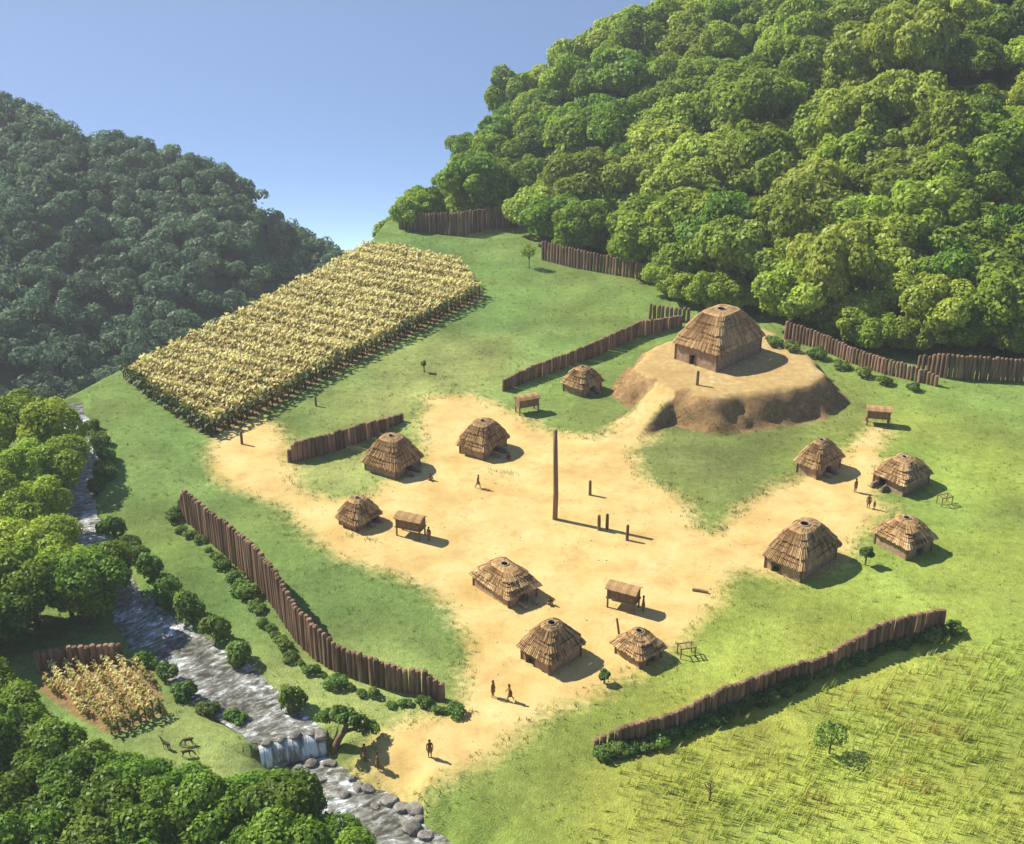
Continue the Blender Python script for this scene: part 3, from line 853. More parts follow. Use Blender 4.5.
for px, py, w in [(772, 345, 22), (792, 350, 22), (815, 358, 22), (840, 368, 20), (862, 376, 20), (885, 384, 18), (912, 390, 16)]:
    bush(px, py, w, 'light green bush along the palisade behind the mound', 'bushes behind the mound', hz=0.8)
# ------------------------------------------------------------------ corn
def corn_plant(rng, h, lean=0.0):
    """quads and tones of one maize plant at the origin"""
    Q, T = [], []
    w = 0.035
    for a in (0, math.pi / 2):
        dx, dy = math.cos(a) * w, math.sin(a) * w
        Q.append([(-dx, -dy, 0), (dx, dy, 0), (dx * .5, dy * .5, h * .92), (-dx * .5, -dy * .5, h * .92)]); T.append(0.25)
    a0 = rng.uniform(0, 6.28)
    for k in range(7):
        a = a0 + k * 2.5; z = h * (0.18 + 0.11 * k); ln = h * rng.uniform(0.26, 0.38)
        ux, uy = math.cos(a), math.sin(a); vx, vy = -uy * 0.07, ux * 0.07
        p0 = np.array((0, 0, z)); p1 = p0 + (ux * ln * .5, uy * ln * .5, ln * .42); p2 = p0 + (ux * ln, uy * ln, ln * .08)
        v = np.array((vx, vy, 0))
        Q.append([p0 - v * .6, p0 + v * .6, p1 + v, p1 - v]); Q.append([p1 - v, p1 + v, p2 + v * .15, p2 - v * .15])
        t = 0.22 + 0.08 * k + rng.uniform(-.1, .1)
        T += [t, t]
    for k in range(4):
        a = rng.uniform(0, 6.28); s = h * 0.10
        p0 = np.array((0, 0, h * .86)); p1 = p0 + (math.cos(a) * s, math.sin(a) * s, h * .15); v = np.array((-math.sin(a) * .035, math.cos(a) * .035, 0))
        Q.append([p0 - v, p0 + v, p1 + v, p1 - v]); T.append(rng.uniform(0.75, 1.0))
    return np.array(Q, float), np.array(T)

def field(poly, axis_a, axis_b, row, step, h, seed, inset, name, mat, tb=0.0):
    rng = np.random.default_rng(seed)
    protos = [corn_plant(rng, 1.0) for _ in range(10)]
    d = (axis_b - axis_a); d = d / np.linalg.norm(d); nrm = np.array((-d[1], d[0]))
    lo, hi = poly.min(0), poly.max(0)
    c = poly.mean(0); ext = np.linalg.norm(hi - lo) / 2 + 2
    ii = np.arange(-ext, ext, row); jj = np.arange(-ext, ext, step)
    I, J = np.meshgrid(ii, jj)
    P = c + I.reshape(-1, 1) * d + J.reshape(-1, 1) * nrm
    P += rng.normal(0, 0.10, P.shape)
    P = P[poly_sd(poly, P[:, 0], P[:, 1]) < -inset]
    Z = hfun(P[:, 0], P[:, 1])
    Qs, Ts = [], []
    rid = np.round(((P - c) @ d) / row).astype(int)
    rowtone = np.array((-.02, -.34, .02, -.12, -.40, -.02, -.28))[rid % 7] + np.random.default_rng(seed).normal(0, .05, 400)[rid % 400]
    pat = vnoise(P[:, 0], P[:, 1], 4, 91) + rowtone / .13; pat2 = vnoise(P[:, 0], P[:, 1], 1.7, 92)
    for k, (p, z) in enumerate(zip(P, Z)):
        q, t = protos[rng.integers(10)]
        hh = h * rng.uniform(0.82, 1.12) * (1 + 0.45 * min(0.06, max(-0.32, rowtone[k]))); a = rng.uniform(0, 6.28)
        ca, sa = math.cos(a), math.sin(a)
        x = (q[..., 0] * ca - q[..., 1] * sa) * hh + p[0]; y = (q[..., 0] * sa + q[..., 1] * ca) * hh + p[1]
        Qs.append(np.stack([x, y, q[..., 2] * hh + z], -1)); Ts.append(np.clip(t + 0.13 * pat[k] + 0.10 * pat2[k] + tb, 0, 1))
    return link(name, quad_mesh(name, np.vstack(Qs), np.concatenate(Ts)), mat)
ca_, cb_ = at_z(210, 437, 0)[:2], at_z(483, 297, 0)[:2]
o = field(CORN, ca_, cb_, 1.5, 0.27, 2.35, 61, 0.5, 'maize_crop', 'corn', 0.07)
tag(o, 'ripe straw-yellow maize filling the large field on the plateau edge', 'crop', None, 'stuff')
pa_, pb_ = at_z(112, 735, 0)[:2], at_z(166, 712, 0)[:2]
o = field(PLOT, pa_, pb_, 0.9, 0.25, 1.1, 62, 0.3, 'maize_crop', 'corn', 0.08)
tag(o, 'ripening crop rows filling the small fenced plot by the stream', 'crop', None, 'stuff')
stalk_m = []
for i in range(6):
    q, t = corn_plant(np.random.default_rng(500 + i), 1.0)
    q2 = q.copy(); q2[..., :2] *= 1.3
    me = quad_mesh('corn_stalk', q2, t); me.materials.append(M['corn_green']); stalk_m.append(me)
def stalk_row(pts, step, h, label, group):
    P = [Vector((*at_z(x, y, 0)[:2], 0)) for x, y in pts]
    for a, b in zip(P[:-1], P[1:]):
        n = max(1, int((b - a).length / step))
        for k in range(n):
            p = a.lerp(b, (k + random.uniform(-.15, .15)) / n)
            o = link('corn_stalk', random.choice(stalk_m), None, None, (p.x, p.y, ground_z(p.x, p.y)))
            s = h * random.uniform(0.85, 1.1); o.scale = (s * .9, s * .9, s); o.rotation_euler = (0, 0, random.uniform(0, 6.28))
            tag(o, label, 'maize plant', group)
stalk_row([(124, 379), (165, 409), (210, 437)], 0.75, 2.3, 'dark green maize stalk on the short near edge of the large field', 'stalks along the short field edge')
stalk_row([(210, 437), (300, 391), (400, 339), (483, 297)], 1.05, 2.3, 'dark green maize stalk on the long village side of the large field', 'stalks along the long field edge')
stalk_row([(112, 735), (140, 724), (167, 712)], 0.5, 1.4, 'dark green stalk on the meadow side of the small plot', 'stalks along the small plot')

# ------------------------------------------------------------------ palisades
stake_m = []
for i in range(8):
    random.seed(900 + i)
    m = MB()
    b = random.uniform(-.02, .02)
    top = random.choice([0.6, 0.7, 0.8, 0.5])
    m.tube([(0, 0, -0.25), (b * .4, b * .2, 0.45), (b, b * .6, 0.90), (b * 1.1, b * .7, 0.965), (b * 1.1, b * .7, 1.0)], [0.27, 0.265, 0.25, 0.235, 0.235 * top], n=9, wob=0.05)
    me = m.mesh('stake', smooth=False); me.materials.append(M['stake']); stake_m.append(me)
def palisade(pts, label, step=0.5, name='palisade', rad=1.0):
    """pts: (px, base py, top py)"""
    P = []
    for px, b, t in pts:
        g = G(px, b)
        # height: same x,y, top pixel
        lo, hi = 0, 8
        for _ in range(30):
            mid = (lo + hi) / 2
            if proj(g.x, g.y, g.z + mid)[1] > t: lo = mid
            else: hi = mid
        P.append((g, lo))
    root = empty(name, P[0][0])
    tag(root, label, 'palisade', 'log palisades')
    n_all = 0
    for (a, ha), (b, hb) in zip(P[:-1], P[1:]):
        L = math.hypot(b.x - a.x, b.y - a.y); n = max(1, round(L / step))
        for k in range(n):
            t = k / n
            x = a.x + (b.x - a.x) * t + random.uniform(-.04, .04); y = a.y + (b.y - a.y) * t + random.uniform(-.04, .04)
            h = (ha + (hb - ha) * t) * random.uniform(0.97, 1.04) + random.uniform(-.05, .05)
            o = link('stake', random.choice(stake_m), None, root)
            o.location = Vector((x, y, ground_z(x, y) - 0.1)) - root.location
            s = random.uniform(0.85, 1.12) * rad
            o.scale = (s, s, h + .1); o.rotation_euler = (random.uniform(-.015, .015), random.uniform(-.015, .015), random.uniform(0, 6.28))
            n_all += 1
    print(name, label[:40], n_all)
    return root
palisade([(181, 515, 500), (188, 521, 489), (215, 545, 512), (243, 570, 533), (262, 588, 549), (283, 618, 577), (297, 640, 604), (318, 660, 626), (340, 673, 646), (372, 684, 657), (400, 690, 668), (425, 695, 671), (447, 701, 686)],
         'long curving palisade of brown logs above the stream', step=0.52)
palisade([(596, 749, 738), (625, 745, 725), (655, 739, 718), (690, 724, 705), (722, 712, 686), (745, 703, 680), (790, 684, 664), (818, 676, 657), (845, 664, 642), (878, 649, 623), (915, 640, 612), (945, 628, 609)],
         'palisade of brown logs between the huts and the tall grass', step=0.5)
palisade([(290, 462, 449), (297, 461, 441), (330, 453, 434), (372, 437, 421), (404, 420, 413)], 'short log palisade close behind a hut at the left of the clearing', step=0.5)
palisade([(504, 391, 380), (535, 378, 364), (570, 366, 352), (605, 352, 337), (640, 336, 321), (683, 326, 315)], 'curved log palisade running up to the left of the mound house', step=0.52)
palisade([(786, 339, 321), (800, 343, 326), (820, 349, 333), (850, 362, 347), (885, 374, 359), (915, 381, 367), (940, 387, 377)], 'log palisade running right and downhill from behind the mound house', step=0.52)
palisade([(400, 229, 211), (430, 233, 214), (462, 236, 212), (490, 229, 208), (536, 222, 206)], 'dark log palisade under the wood beyond the maize field', step=0.6)
palisade([(543, 260, 241), (575, 268, 249), (610, 274, 256), (660, 282, 266)], 'dark log palisade under the wood right of the lone tree', step=0.6)
palisade([(650, 319, 304), (692, 322, 309)], 'short dark log palisade under the wood touching the curved one', step=0.6)
palisade([(918, 372, 356), (945, 378, 354), (985, 380, 357), (1030, 382, 360), (1060, 384, 364)], 'dark log palisade under the wood at the right edge', step=0.58)
palisade([(40, 670, 652), (60, 666, 648), (95, 663, 645), (128, 660, 643)], 'dark log palisade behind the small crop plot', step=0.5)

# ------------------------------------------------------------------ huts
def ring_pts(a, b, rc, n_side):
    """rounded rectangle outline, half sizes a,b; returns list of (x,y,nx,ny), evenly by side"""
    pts = []
    rc = min(rc, a * .98, b * .98)
    for q, (sx, sy) in enumerate([(1, -1), (1, 1), (-1, 1), (-1, -1)]):
        cx, cy = sx * (a - rc), sy * (b - rc)
        a0 = [-math.pi / 2, 0, math.pi / 2, math.pi][q]
        # straight run that ends at this corner is handled by interpolation below
        for k in range(5):
            an = a0 + (math.pi / 2) * k / 4
            pts.append((cx + rc * math.cos(an), cy + rc * math.sin(an), math.cos(an), math.sin(an)))
    return pts

def ring_at(a, b, rc, s):
    """point at parameter s in [0,1): each of the 20 outline edges found by arc length of a unit reference"""
    pts = ring_pts(a, b, rc, 0)
    L = [0]
    for i in range(len(pts)):
        p, q = pts[i], pts[(i + 1) % len(pts)]
        L.append(L[-1] + math.hypot(q[0] - p[0], q[1] - p[1]))
    return pts, L

def hut(name, L, F, Rr, top_py, label, wall_h=1.3, tiers=3, top_frac=0.30, door=('left', 0.5), entry=None, tall=None, hole=0.36, rows_tone=0.0, cat='hut', door_h=None):
    gF = G(*F); gL = G(*L); gR = G(*Rr)
    wall_h *= 1.0 if tall else 1.28; top_frac += 0.12
    e1 = gL - gF; e2 = gR - gF
    la, lb = e1.length, e2.length
    a1 = math.atan2(e1.y, e1.x); a2 = math.atan2(e2.y, e2.x)
    # rotation so that local -x edge ~ e1 and local +y ... : front corner is local (+hx, -hy)
    r1 = a1 - math.pi; r2 = a2 - math.pi / 2
    rz = math.atan2(math.sin(r1) + math.sin(r2), math.cos(r1) + math.cos(r2))
    hx, hy = la / 2, lb / 2
    c = (gL + gR) / 2
    z0 = ground_z(c.x, c.y)
    # total height from the top pixel
    lo, hi = 0.5, 14
    for _ in range(30):
        mid = (lo + hi) / 2
        if proj(c.x, c.y, z0 + mid)[1] > top_py: lo = mid
        else: hi = mid
    Ht = lo
    root = empty(name, (c.x, c.y, z0), rz)
    tag(root, label, cat, 'thatched huts of the village')
    print('hut', label[:36], 'size %.1f x %.1f h %.1f' % (la, lb, Ht))
    seed = int(F[0] * 7 + F[1]); random.seed(seed)
    th = 0.22
    # walls with a real door gap: left face is local y=-hy, right face is local x=+hx
    dw = 0.85; dh = door_h or wall_h * 0.8
    w = MB()
    def wall_run(p, q, gap):
        p = Vector((*p, 0)); q = Vector((*q, 0)); d = q - p; ln = d.length; d.normalize(); ang = math.atan2(d.y, d.x)
        zb = -0.35
        def seg(s0, s1, za, zt):
            m = p + d * ((s0 + s1) / 2)
            w.box((m.x, m.y, (za + zt) / 2), (s1 - s0, th, zt - za), ang)
        if gap is None:
            seg(0, ln, zb, wall_h)
        else:
            g0_, g1_ = ln * gap - dw / 2, ln * gap + dw / 2
            seg(0, g0_, zb, wall_h); seg(g1_, ln, zb, wall_h); seg(g0_, g1_, dh, wall_h)
    ix, iy = hx - th / 2, hy - th / 2
    wall_run((-ix + th / 2, -iy), (ix - th / 2, -iy), door[1] if door[0] == 'left' else None)
    wall_run((ix, -iy - th / 2), (ix, iy + th / 2), door[1] if door[0] == 'right' else None)
    wall_run((-ix + th / 2, iy), (ix - th / 2, iy), None)
    wall_run((-ix, -iy - th / 2), (-ix, iy + th / 2), None)
    w.box((0, 0, -0.12), (hx * 2 - th * 2.2, hy * 2 - th * 2.2, 0.1))
    w.build('wall', 'daub', root)
    for sx in (-1, 1):
        for sy in (-1, 1):
            p = MB(); p.tube([(sx * (hx - .03), sy * (hy - .03), -.4), (sx * (hx - .03), sy * (hy - .03), wall_h - 0.02)], 0.12, n=8, wob=.06)
            p.build('corner_post', 'bark', root)
    # wattle uprights on the two seen sides
    # doorway frame
    if door:
        fr = MB()
        if door[0] == 'left':
            xc = -ix + th / 2 + (2 * ix - th) * door[1]
            for s in (-1, 1): fr.tube([(xc + s * (dw / 2 + .02), -hy - .03, -.3), (xc + s * (dw / 2 + .02), -hy - .03, dh + .05)], .07, n=6)
            fr.tube([(xc - dw * .65, -hy - .04, dh + .05), (xc + dw * .65, -hy - .04, dh + .05)], .08, n=6)
            dpos = Vector((xc, -hy, 0)); dout = Vector((0, -1, 0))
        else:
            yc = -iy - th / 2 + (2 * iy + th) * door[1]
            for s in (-1, 1): fr.tube([(hx + .03, yc + s * (dw / 2 + .02), -.3), (hx + .03, yc + s * (dw / 2 + .02), dh + .05)], .07, n=6)
            fr.tube([(hx + .04, yc - dw * .65, dh + .05), (hx + .04, yc + dw * .65, dh + .05)], .08, n=6)
            dpos = Vector((hx, yc, 0)); dout = Vector((1, 0, 0))
        fr.build('door_frame', 'bark', root)
        if entry:
            side = Vector((-dout.y, dout.x, 0))
            for s in (-1, 1):
                lg = MB()
                for k, (z, rr) in enumerate([(0.14, .16), (0.40, .14)]):
                    a = dpos + side * (s * (dw / 2 + .16)) + dout * 0.1; b = dpos + side * (s * (dw / 2 + .20)) + dout * (entry - 0.12 * k)
                    lg.tube([(a.x, a.y, z), ((a.x + b.x) / 2, (a.y + b.y) / 2, z + .02), (b.x, b.y, z)], rr, n=8, wob=.06)
                lg.build('entrance_log', 'log', root)
    # roof
    ov = 0.22
    ex, ey = hx + ov, hy + ov
    tx, ty = max(hx * top_frac, hole + .15), max(hy * top_frac, hole + .15)
    z_e, z_t = wall_h - 0.06, Ht - 0.22
    NS = max(40, int((ex + ey) * 4 / 0.21))
    def R_at(t, j, off):
        """t 0 eave .. 1 top ring; j strand index"""
        k = 1 - (t ** 1.16 if t > 0 else t)
        a = tx + (ex - tx) * k; b = ty + (ey - ty) * k
        rc = 0.16 + (min(tx, ty) * 0.5) * t
        # reference parameter on the square outline: side by side so strands stay on their side
        s = (j / NS) * 4
        side = int(s) % 4; f = s - int(s)
        rc = min(rc, a * .95, b * .95)
        g = f * 2 - 1
        # rounded-square: superellipse blend
        if side == 0: x, y = a, b * g
        elif side == 1: x, y = -a * g, b
        elif side == 2: x, y = -a, -b * g
        else: x, y = a * g, -b
        nxy = Vector(((1, 0), (0, 1), (-1, 0), (0, -1))[side])
        # pull the corners in
        cx, cy = a - rc, b - rc
        qx, qy = abs(x) - cx, abs(y) - cy
        if qx > 0 and qy > 0:
            d = math.hypot(qx, qy)
            vx, vy = qx / d, qy / d
            x = math.copysign(cx + rc * vx, x); y = math.copysign(cy + rc * vy, y)
            nxy = Vector((math.copysign(vx, x), math.copysign(vy, y)))
        z = z_e + (z_t - z_e) * t
        sl = (ex - tx) / max(z_t - z_e, .5)
        return Vector((x + nxy.x * off * .85, y + nxy.y * off * .85, z + off * 0.5))
    rf = MB()
    # inner shell
    rows = 8
    sv, sf = [], []
    for i in range(rows + 1):
        for j in range(0, NS):
            sv.append(R_at(i / rows, j, -0.05))
    for i in range(rows):
        for j in range(NS):
            sf.append((i * NS + j, i * NS + (j + 1) % NS, (i + 1) * NS + (j + 1) % NS, (i + 1) * NS + j))
    rf.add(sv, sf, 0.1)
    for ti in range(tiers):
        t0 = ti / tiers; t1 = min(1.0, (ti + 1) / tiers + 0.10)
        if ti == tiers - 1: t1 = 1.0
        ph = random.random()
        for j in range(NS):
            rag = random.uniform(-.05, .035) / max(1, tiers / 2)
            tone = min(1, max(0, random.gauss(0.5, 0.24) + rows_tone + .13 * math.sin(j * 18.85 / NS + seed + ti)))
            up = random.uniform(0, .05) + .05 * math.sin(j * 25.1 / NS + seed * 1.7 + ti * 2)
            g = 0.10
            vsO, vsI = [], []
            for q in range(4):
                tt = t0 + rag * (1 - q / 3) + (t1 - t0) * q / 3
                off = 0.17 * (1 - q / 3) + 0.035 + up + .012 * ti
                A = R_at(tt, j + g * .5, off) ; B = R_at(tt, j + 1 - g * .5, off); Cm = R_at(tt, j + .5, off + .05)
                vsO += [A, Cm, B]
            fs = []
            for q in range(3):
                fs += [(q * 3, q * 3 + 1, q * 3 + 4, q * 3 + 3), (q * 3 + 1, q * 3 + 2, q * 3 + 5, q * 3 + 4)]
            # thickness at the ragged lower end and along the sides
            k0 = len(vsO)
            tt = t0 + rag
            vsO += [R_at(tt, j + g * .5, 0.0), R_at(tt, j + 1 - g * .5, 0.0), R_at(t1, j + g * .5, 0.0), R_at(t1, j + 1 - g * .5, 0.0)]
            fs += [(k0, k0 + 1, 2, 1, 0), (k0 + 2, k0, 0, 3, 6, 9), (k0 + 1, k0 + 3, 11, 8, 5, 2)]
            rf.add(vsO, fs, tone)
    # cap: strands from the top ring to the smoke hole
    zt2 = Ht
    for j in range(NS):
        tone = min(1, max(0, random.gauss(0.45, 0.2) + rows_tone))
        A = R_at(1.0, j, 0.10); B = R_at(1.0, j + 1, 0.10)
        def hp(jj, rr, z):
            p = R_at(1.0, jj, 0); an = math.atan2(p.y / ty, p.x / tx)
            return Vector((rr * math.cos(an), rr * math.sin(an), z))
        Cc = hp(j + 1, hole, zt2); D = hp(j, hole, zt2)
        up = Vector((0, 0, random.uniform(-.02, .05)))
        mA = A.lerp(D, .5) + up + Vector((0, 0, .07)); mB = B.lerp(Cc, .5) + up + Vector((0, 0, .07))
        A0 = A - Vector((0, 0, .16)); B0 = B - Vector((0, 0, .16))
        rf.add([A0, B0, A, B, mA, mB, D, Cc], [(0, 1, 3, 2), (2, 3, 5, 4), (4, 5, 7, 6)], tone)
    roof = rf.build('roof', 'thatch', root)
    # smoke hole: blind well with a rim, dark interior put into its colour
    sh = MB()
    n = 16
    vs = [(hole * .98 * math.cos(2 * math.pi * k / n), hole * .98 * math.sin(2 * math.pi * k / n), zz) for zz in (zt2 + .0, zt2 - .9) for k in range(n)]
    sh.add(vs, [(k, (k + 1) % n, n + (k + 1) % n, n + k) for k in range(n)] + [tuple(range(n, 2 * n))], .2)
    sh.build('smoke_hole', 'dark_interior', roof)
    rim = MB(); rim.tube([(hole * 1.06 * math.cos(2 * math.pi * k / 14), hole * 1.06 * math.sin(2 * math.pi * k / 14), zt2 + .03) for k in range(15)], .07, n=6, wob=.15)
    rim.build('smoke_hole_rim', 'log', roof)
    bd = MB()
    for ti in range(1, tiers + 1):
        for dt in ((0.5,) if ti < tiers + 1 else ()):
            tt = (ti - dt) / tiers
            pts = [R_at(tt, j, 0.19) for j in range(0, NS, 2)]; pts.append(pts[0])
            bd.tube(pts, .035, n=5)
    bd.build('thatch_binding', 'binding', roof)
    return root

hut('mound_house', (674, 359), (716, 372), (761, 352), 309, 'largest thatched house, square and tall, on top of the earth mound', wall_h=2.35, tiers=4, top_frac=0.36, door=('left', 0.42), hole=0.55, cat='house', door_h=1.3, rows_tone=0.05, tall=True)
hut('thatched_hut', (362, 470), (396, 478), (423, 464), 436, 'wide thatched hut in front of the short palisade, left of the clearing', wall_h=0.8, top_frac=0.38, door=('right', 0.5), entry=1.3, hole=0.32)
hut('thatched_hut', (459, 453), (484, 460), (507, 446), 421, 'rounded grey-brown hut with a log entrance, left of the tall pole', wall_h=0.85, top_frac=0.42, door=('right', 0.5), entry=1.2, hole=0.30, rows_tone=-0.06)
hut('thatched_hut', (566, 391), (583, 398), (598, 389), 367, 'smallest back hut, standing in grass left of the mound', wall_h=0.9, top_frac=0.36, door=('right', 0.5), entry=0.9, hole=0.26, rows_tone=-0.04)
hut('thatched_hut', (340, 524), (357, 532), (378, 520), 498, 'small beehive-like hut at the left end of the clearing', wall_h=0.6, top_frac=0.42, door=('right', 0.72), entry=0.8, hole=0.24, rows_tone=-0.05)
hut('thatched_hut', (473, 585), (509, 608), (537, 596), 564, 'thatched hut with a log entrance behind the front pyramid-roofed hut', wall_h=0.95, top_frac=0.36, door=('right', 0.5), entry=1.3, hole=0.34)
hut('thatched_hut', (518, 658), (549, 673), (584, 656), 623, 'tall pyramid-roofed hut at the front of the clearing', wall_h=1.0, top_frac=0.30, door=('left', 0.3), hole=0.32, door_h=0.7)
hut('thatched_hut', (615, 653), (640, 669), (661, 657), 631, 'small front hut beside the open rack and the leaning post', wall_h=0.75, top_frac=0.28, door=('right', 0.5), hole=0.28, door_h=0.7)
hut('thatched_hut', (797, 472), (817, 480), (839, 467), 440, 'tall narrow hut of the right cluster, below the mound', wall_h=1.0, top_frac=0.30, door=('right', 0.45), entry=1.0, hole=0.28)
hut('thatched_hut', (874, 483), (903, 497), (927, 483), 457, 'hut with a log entrance on its left, right cluster', wall_h=0.95, top_frac=0.36, door=('left', 0.28), entry=1.1, hole=0.30)
hut('thatched_hut', (758, 566), (797, 579), (842, 558), 524, 'largest hut of the right cluster, near the little tree', wall_h=1.1, top_frac=0.38, door=('left', 0.3), hole=0.42, door_h=0.75)
hut('thatched_hut', (873, 543), (906, 560), (932, 550), 518, 'hut of the right cluster standing in grass behind the little tree', wall_h=1.05, top_frac=0.36, door=('right', 0.5), hole=0.32, door_h=0.75)

# ------------------------------------------------------------------ granaries and racks
def granary():
    root = empty('raised_granary')
    Lx, Ly, leg, bh = 2.5, 1.25, 0.95, 0.95
    for sx in (-1, 1):
        for sy in (-1, 1):
            m = MB(); m.tube([(sx * Lx * .47, sy * Ly * .46, -.3), (sx * Lx * .47, sy * Ly * .46, leg + bh)], .085, n=7, wob=.05); m.build('leg', 'bark', root)
    b = MB()
    b.box((0, 0, leg), (Lx + .15, Ly + .1, .1))
    for k in range(12):
        x = -Lx / 2 + Lx * (k + .5) / 12
        for sy in (-1, 1): b.box((x, sy * Ly * .48, leg + bh / 2 + .04), (Lx / 12 * .9, .07, bh), 0, .012)
    for k in range(6):
        y = -Ly / 2 + Ly * (k + .5) / 6
        for sx in (-1, 1): b.box((sx * Lx * .485, y, leg + bh / 2 + .04), (.07, Ly / 6 * .9, bh), 0, .012)
    b.build('crib', 'crib', root)
    r = MB()
    for k in range(14):
        x0 = -Lx / 2 - .15 + (Lx + .3) * k / 14; x1 = x0 + (Lx + .3) / 14 * .94
        pr = [(-Ly * .62, leg + bh - .03), (-Ly * .35, leg + bh + .20), (0, leg + bh + .30), (Ly * .35, leg + bh + .20), (Ly * .62, leg + bh - .03)]
        dz = random.uniform(0, .03)
        vs = [(x, y, z + dz) for x in (x0, x1) for y, z in pr] + [(x, y, z + dz - .07) for x in (x0, x1) for y, z in pr]
        fs = [(i, i + 1, i + 6, i + 5) for i in range(4)] + [(10 + i + 1, 10 + i, 15 + i, 16 + i) for i in range(4)]
        fs += [(0, 10, 11, 1), (1, 11, 12, 2), (2, 12, 13, 3), (3, 13, 14, 4), (5, 6, 16, 15), (6, 7, 17, 16), (7, 8, 18, 17), (8, 9, 19, 18), (0, 5, 15, 10), (4, 14, 19, 9)]
        r.add(vs, fs, random.uniform(.25, .6))
    r.build('roof', 'thatch', root)
    return root
g_proto = granary()
GR = [((527, 412), 24, 0.35, 'raised granary on legs beside the rounded grey-brown hut'), ((411, 535), -22, 0.0, 'raised granary on legs beside the beehive-like hut'),
      ((623, 607), -27, 0.0, 'raised granary on legs at the front of the clearing with a villager beside it'), ((877, 424), -12, 0.0, 'raised granary on legs in grass at the top of the right cluster')]
for i, (p, a, _, lab) in enumerate(GR):
    o = g_proto if i == 0 else copy_tree(g_proto)
    o.location = G(*p); o.rotation_euler = (0, 0, R(a)); o.scale = (1.05,) * 3
    tag(o, lab, 'granary', 'raised granaries')
def rack():
    root = empty('drying_rack')
    for sx in (-1, 1):
        for sy in (-1, 1):
            m = MB(); m.tube([(sx * .62, sy * .42, -.2), (sx * .6, sy * .4, .95)], .05, n=6); m.build('leg', 'bark', root)
    t = MB()
    for sy in (-1, 1): t.tube([(-.72, sy * .4, .93), (.72, sy * .4, .93)], .05, n=6)
    for x in (-.6, -.1, .3, .6): t.tube([(x, -.5, 1.0), (x, .5, 1.0)], .045, n=6)
    t.build('top_frame', 'bark', root)
    return root
r_proto = rack()
for i, (p, a, lab) in enumerate([((944, 504), 18, 'open wooden rack of poles in the grass right of the right cluster'), ((686, 655), 12, 'open wooden rack of poles right of the small front hut')]):
    o = r_proto if i == 0 else copy_tree(r_proto)
    o.location = G(*p); o.rotation_euler = (0, 0, R(a)); tag(o, lab, 'rack', 'open wooden racks')

# ------------------------------------------------------------------ posts
p = G(555, 519)
m = MB(); m.tube([(0, 0, -.5), (0.03, 0, 3), (-.05, 0, 6.5), (-.14, 0.02, 9.9)], [.27, .26, .24, .22], n=12, wob=.03)
o = m.build('tall_pole', 'pole', None, True); o.location = p
tag(o, 'tall bare wooden pole standing in the middle of the clearing', 'pole')
post_m = []
for i in range(3):
    random.seed(40 + i)
    m = MB(); m.tube([(0, 0, -.3), (.02, 0, .8), (.03, .01, 1.62), (.03, .01, 1.7)], [.17, .165, .15, .1], n=8, wob=.06)
    me = m.mesh('wooden_post'); me.materials.append(M['bark']); post_m.append(me)
for i, (px, py, s, ln, lab) in enumerate([(242, 444, .95, 0, 'lone wooden post below the near corner of the large maize field'), (316, 406, .8, 0, 'short dark post in grass beside the long edge of the maize field'),
                                         (590, 495, 1.0, 0, 'lone post standing right of the tall pole'), (599, 530, 1.0, 0, 'left post of the close pair near the tall pole'),
                                         (607, 529, 1.0, 0, 'right post of the close pair near the tall pole'), (627, 540, 1.0, 0, 'single post just right of the close pair of posts'),
                                         (697, 385, 1.1, 0, 'post on the mound in front of the large house'), (619, 634, .95, -.16, 'thin leaning post behind the small front hut')]):
    o = link('wooden_post', post_m[i % 3], None, None, G(px, py))
    o.scale = (s, s, s); o.rotation_euler = (0, ln, i)
    if ln: o.scale = (s * .6, s * .6, s); o.rotation_euler = (0, ln, 0)
    tag(o, lab, 'post', 'wooden posts')
m = MB(); m.tube([(-.7, 0, .12), (0, .05, .13), (.75, 0, .12)], [.13, .14, .11], n=8, wob=.08)
o = m.build('log', 'bark'); o.location = G(700, 592); o.rotation_euler = (0, 0, R(-20))
tag(o, 'short dark log lying on the bare earth right of the clearing', 'log')

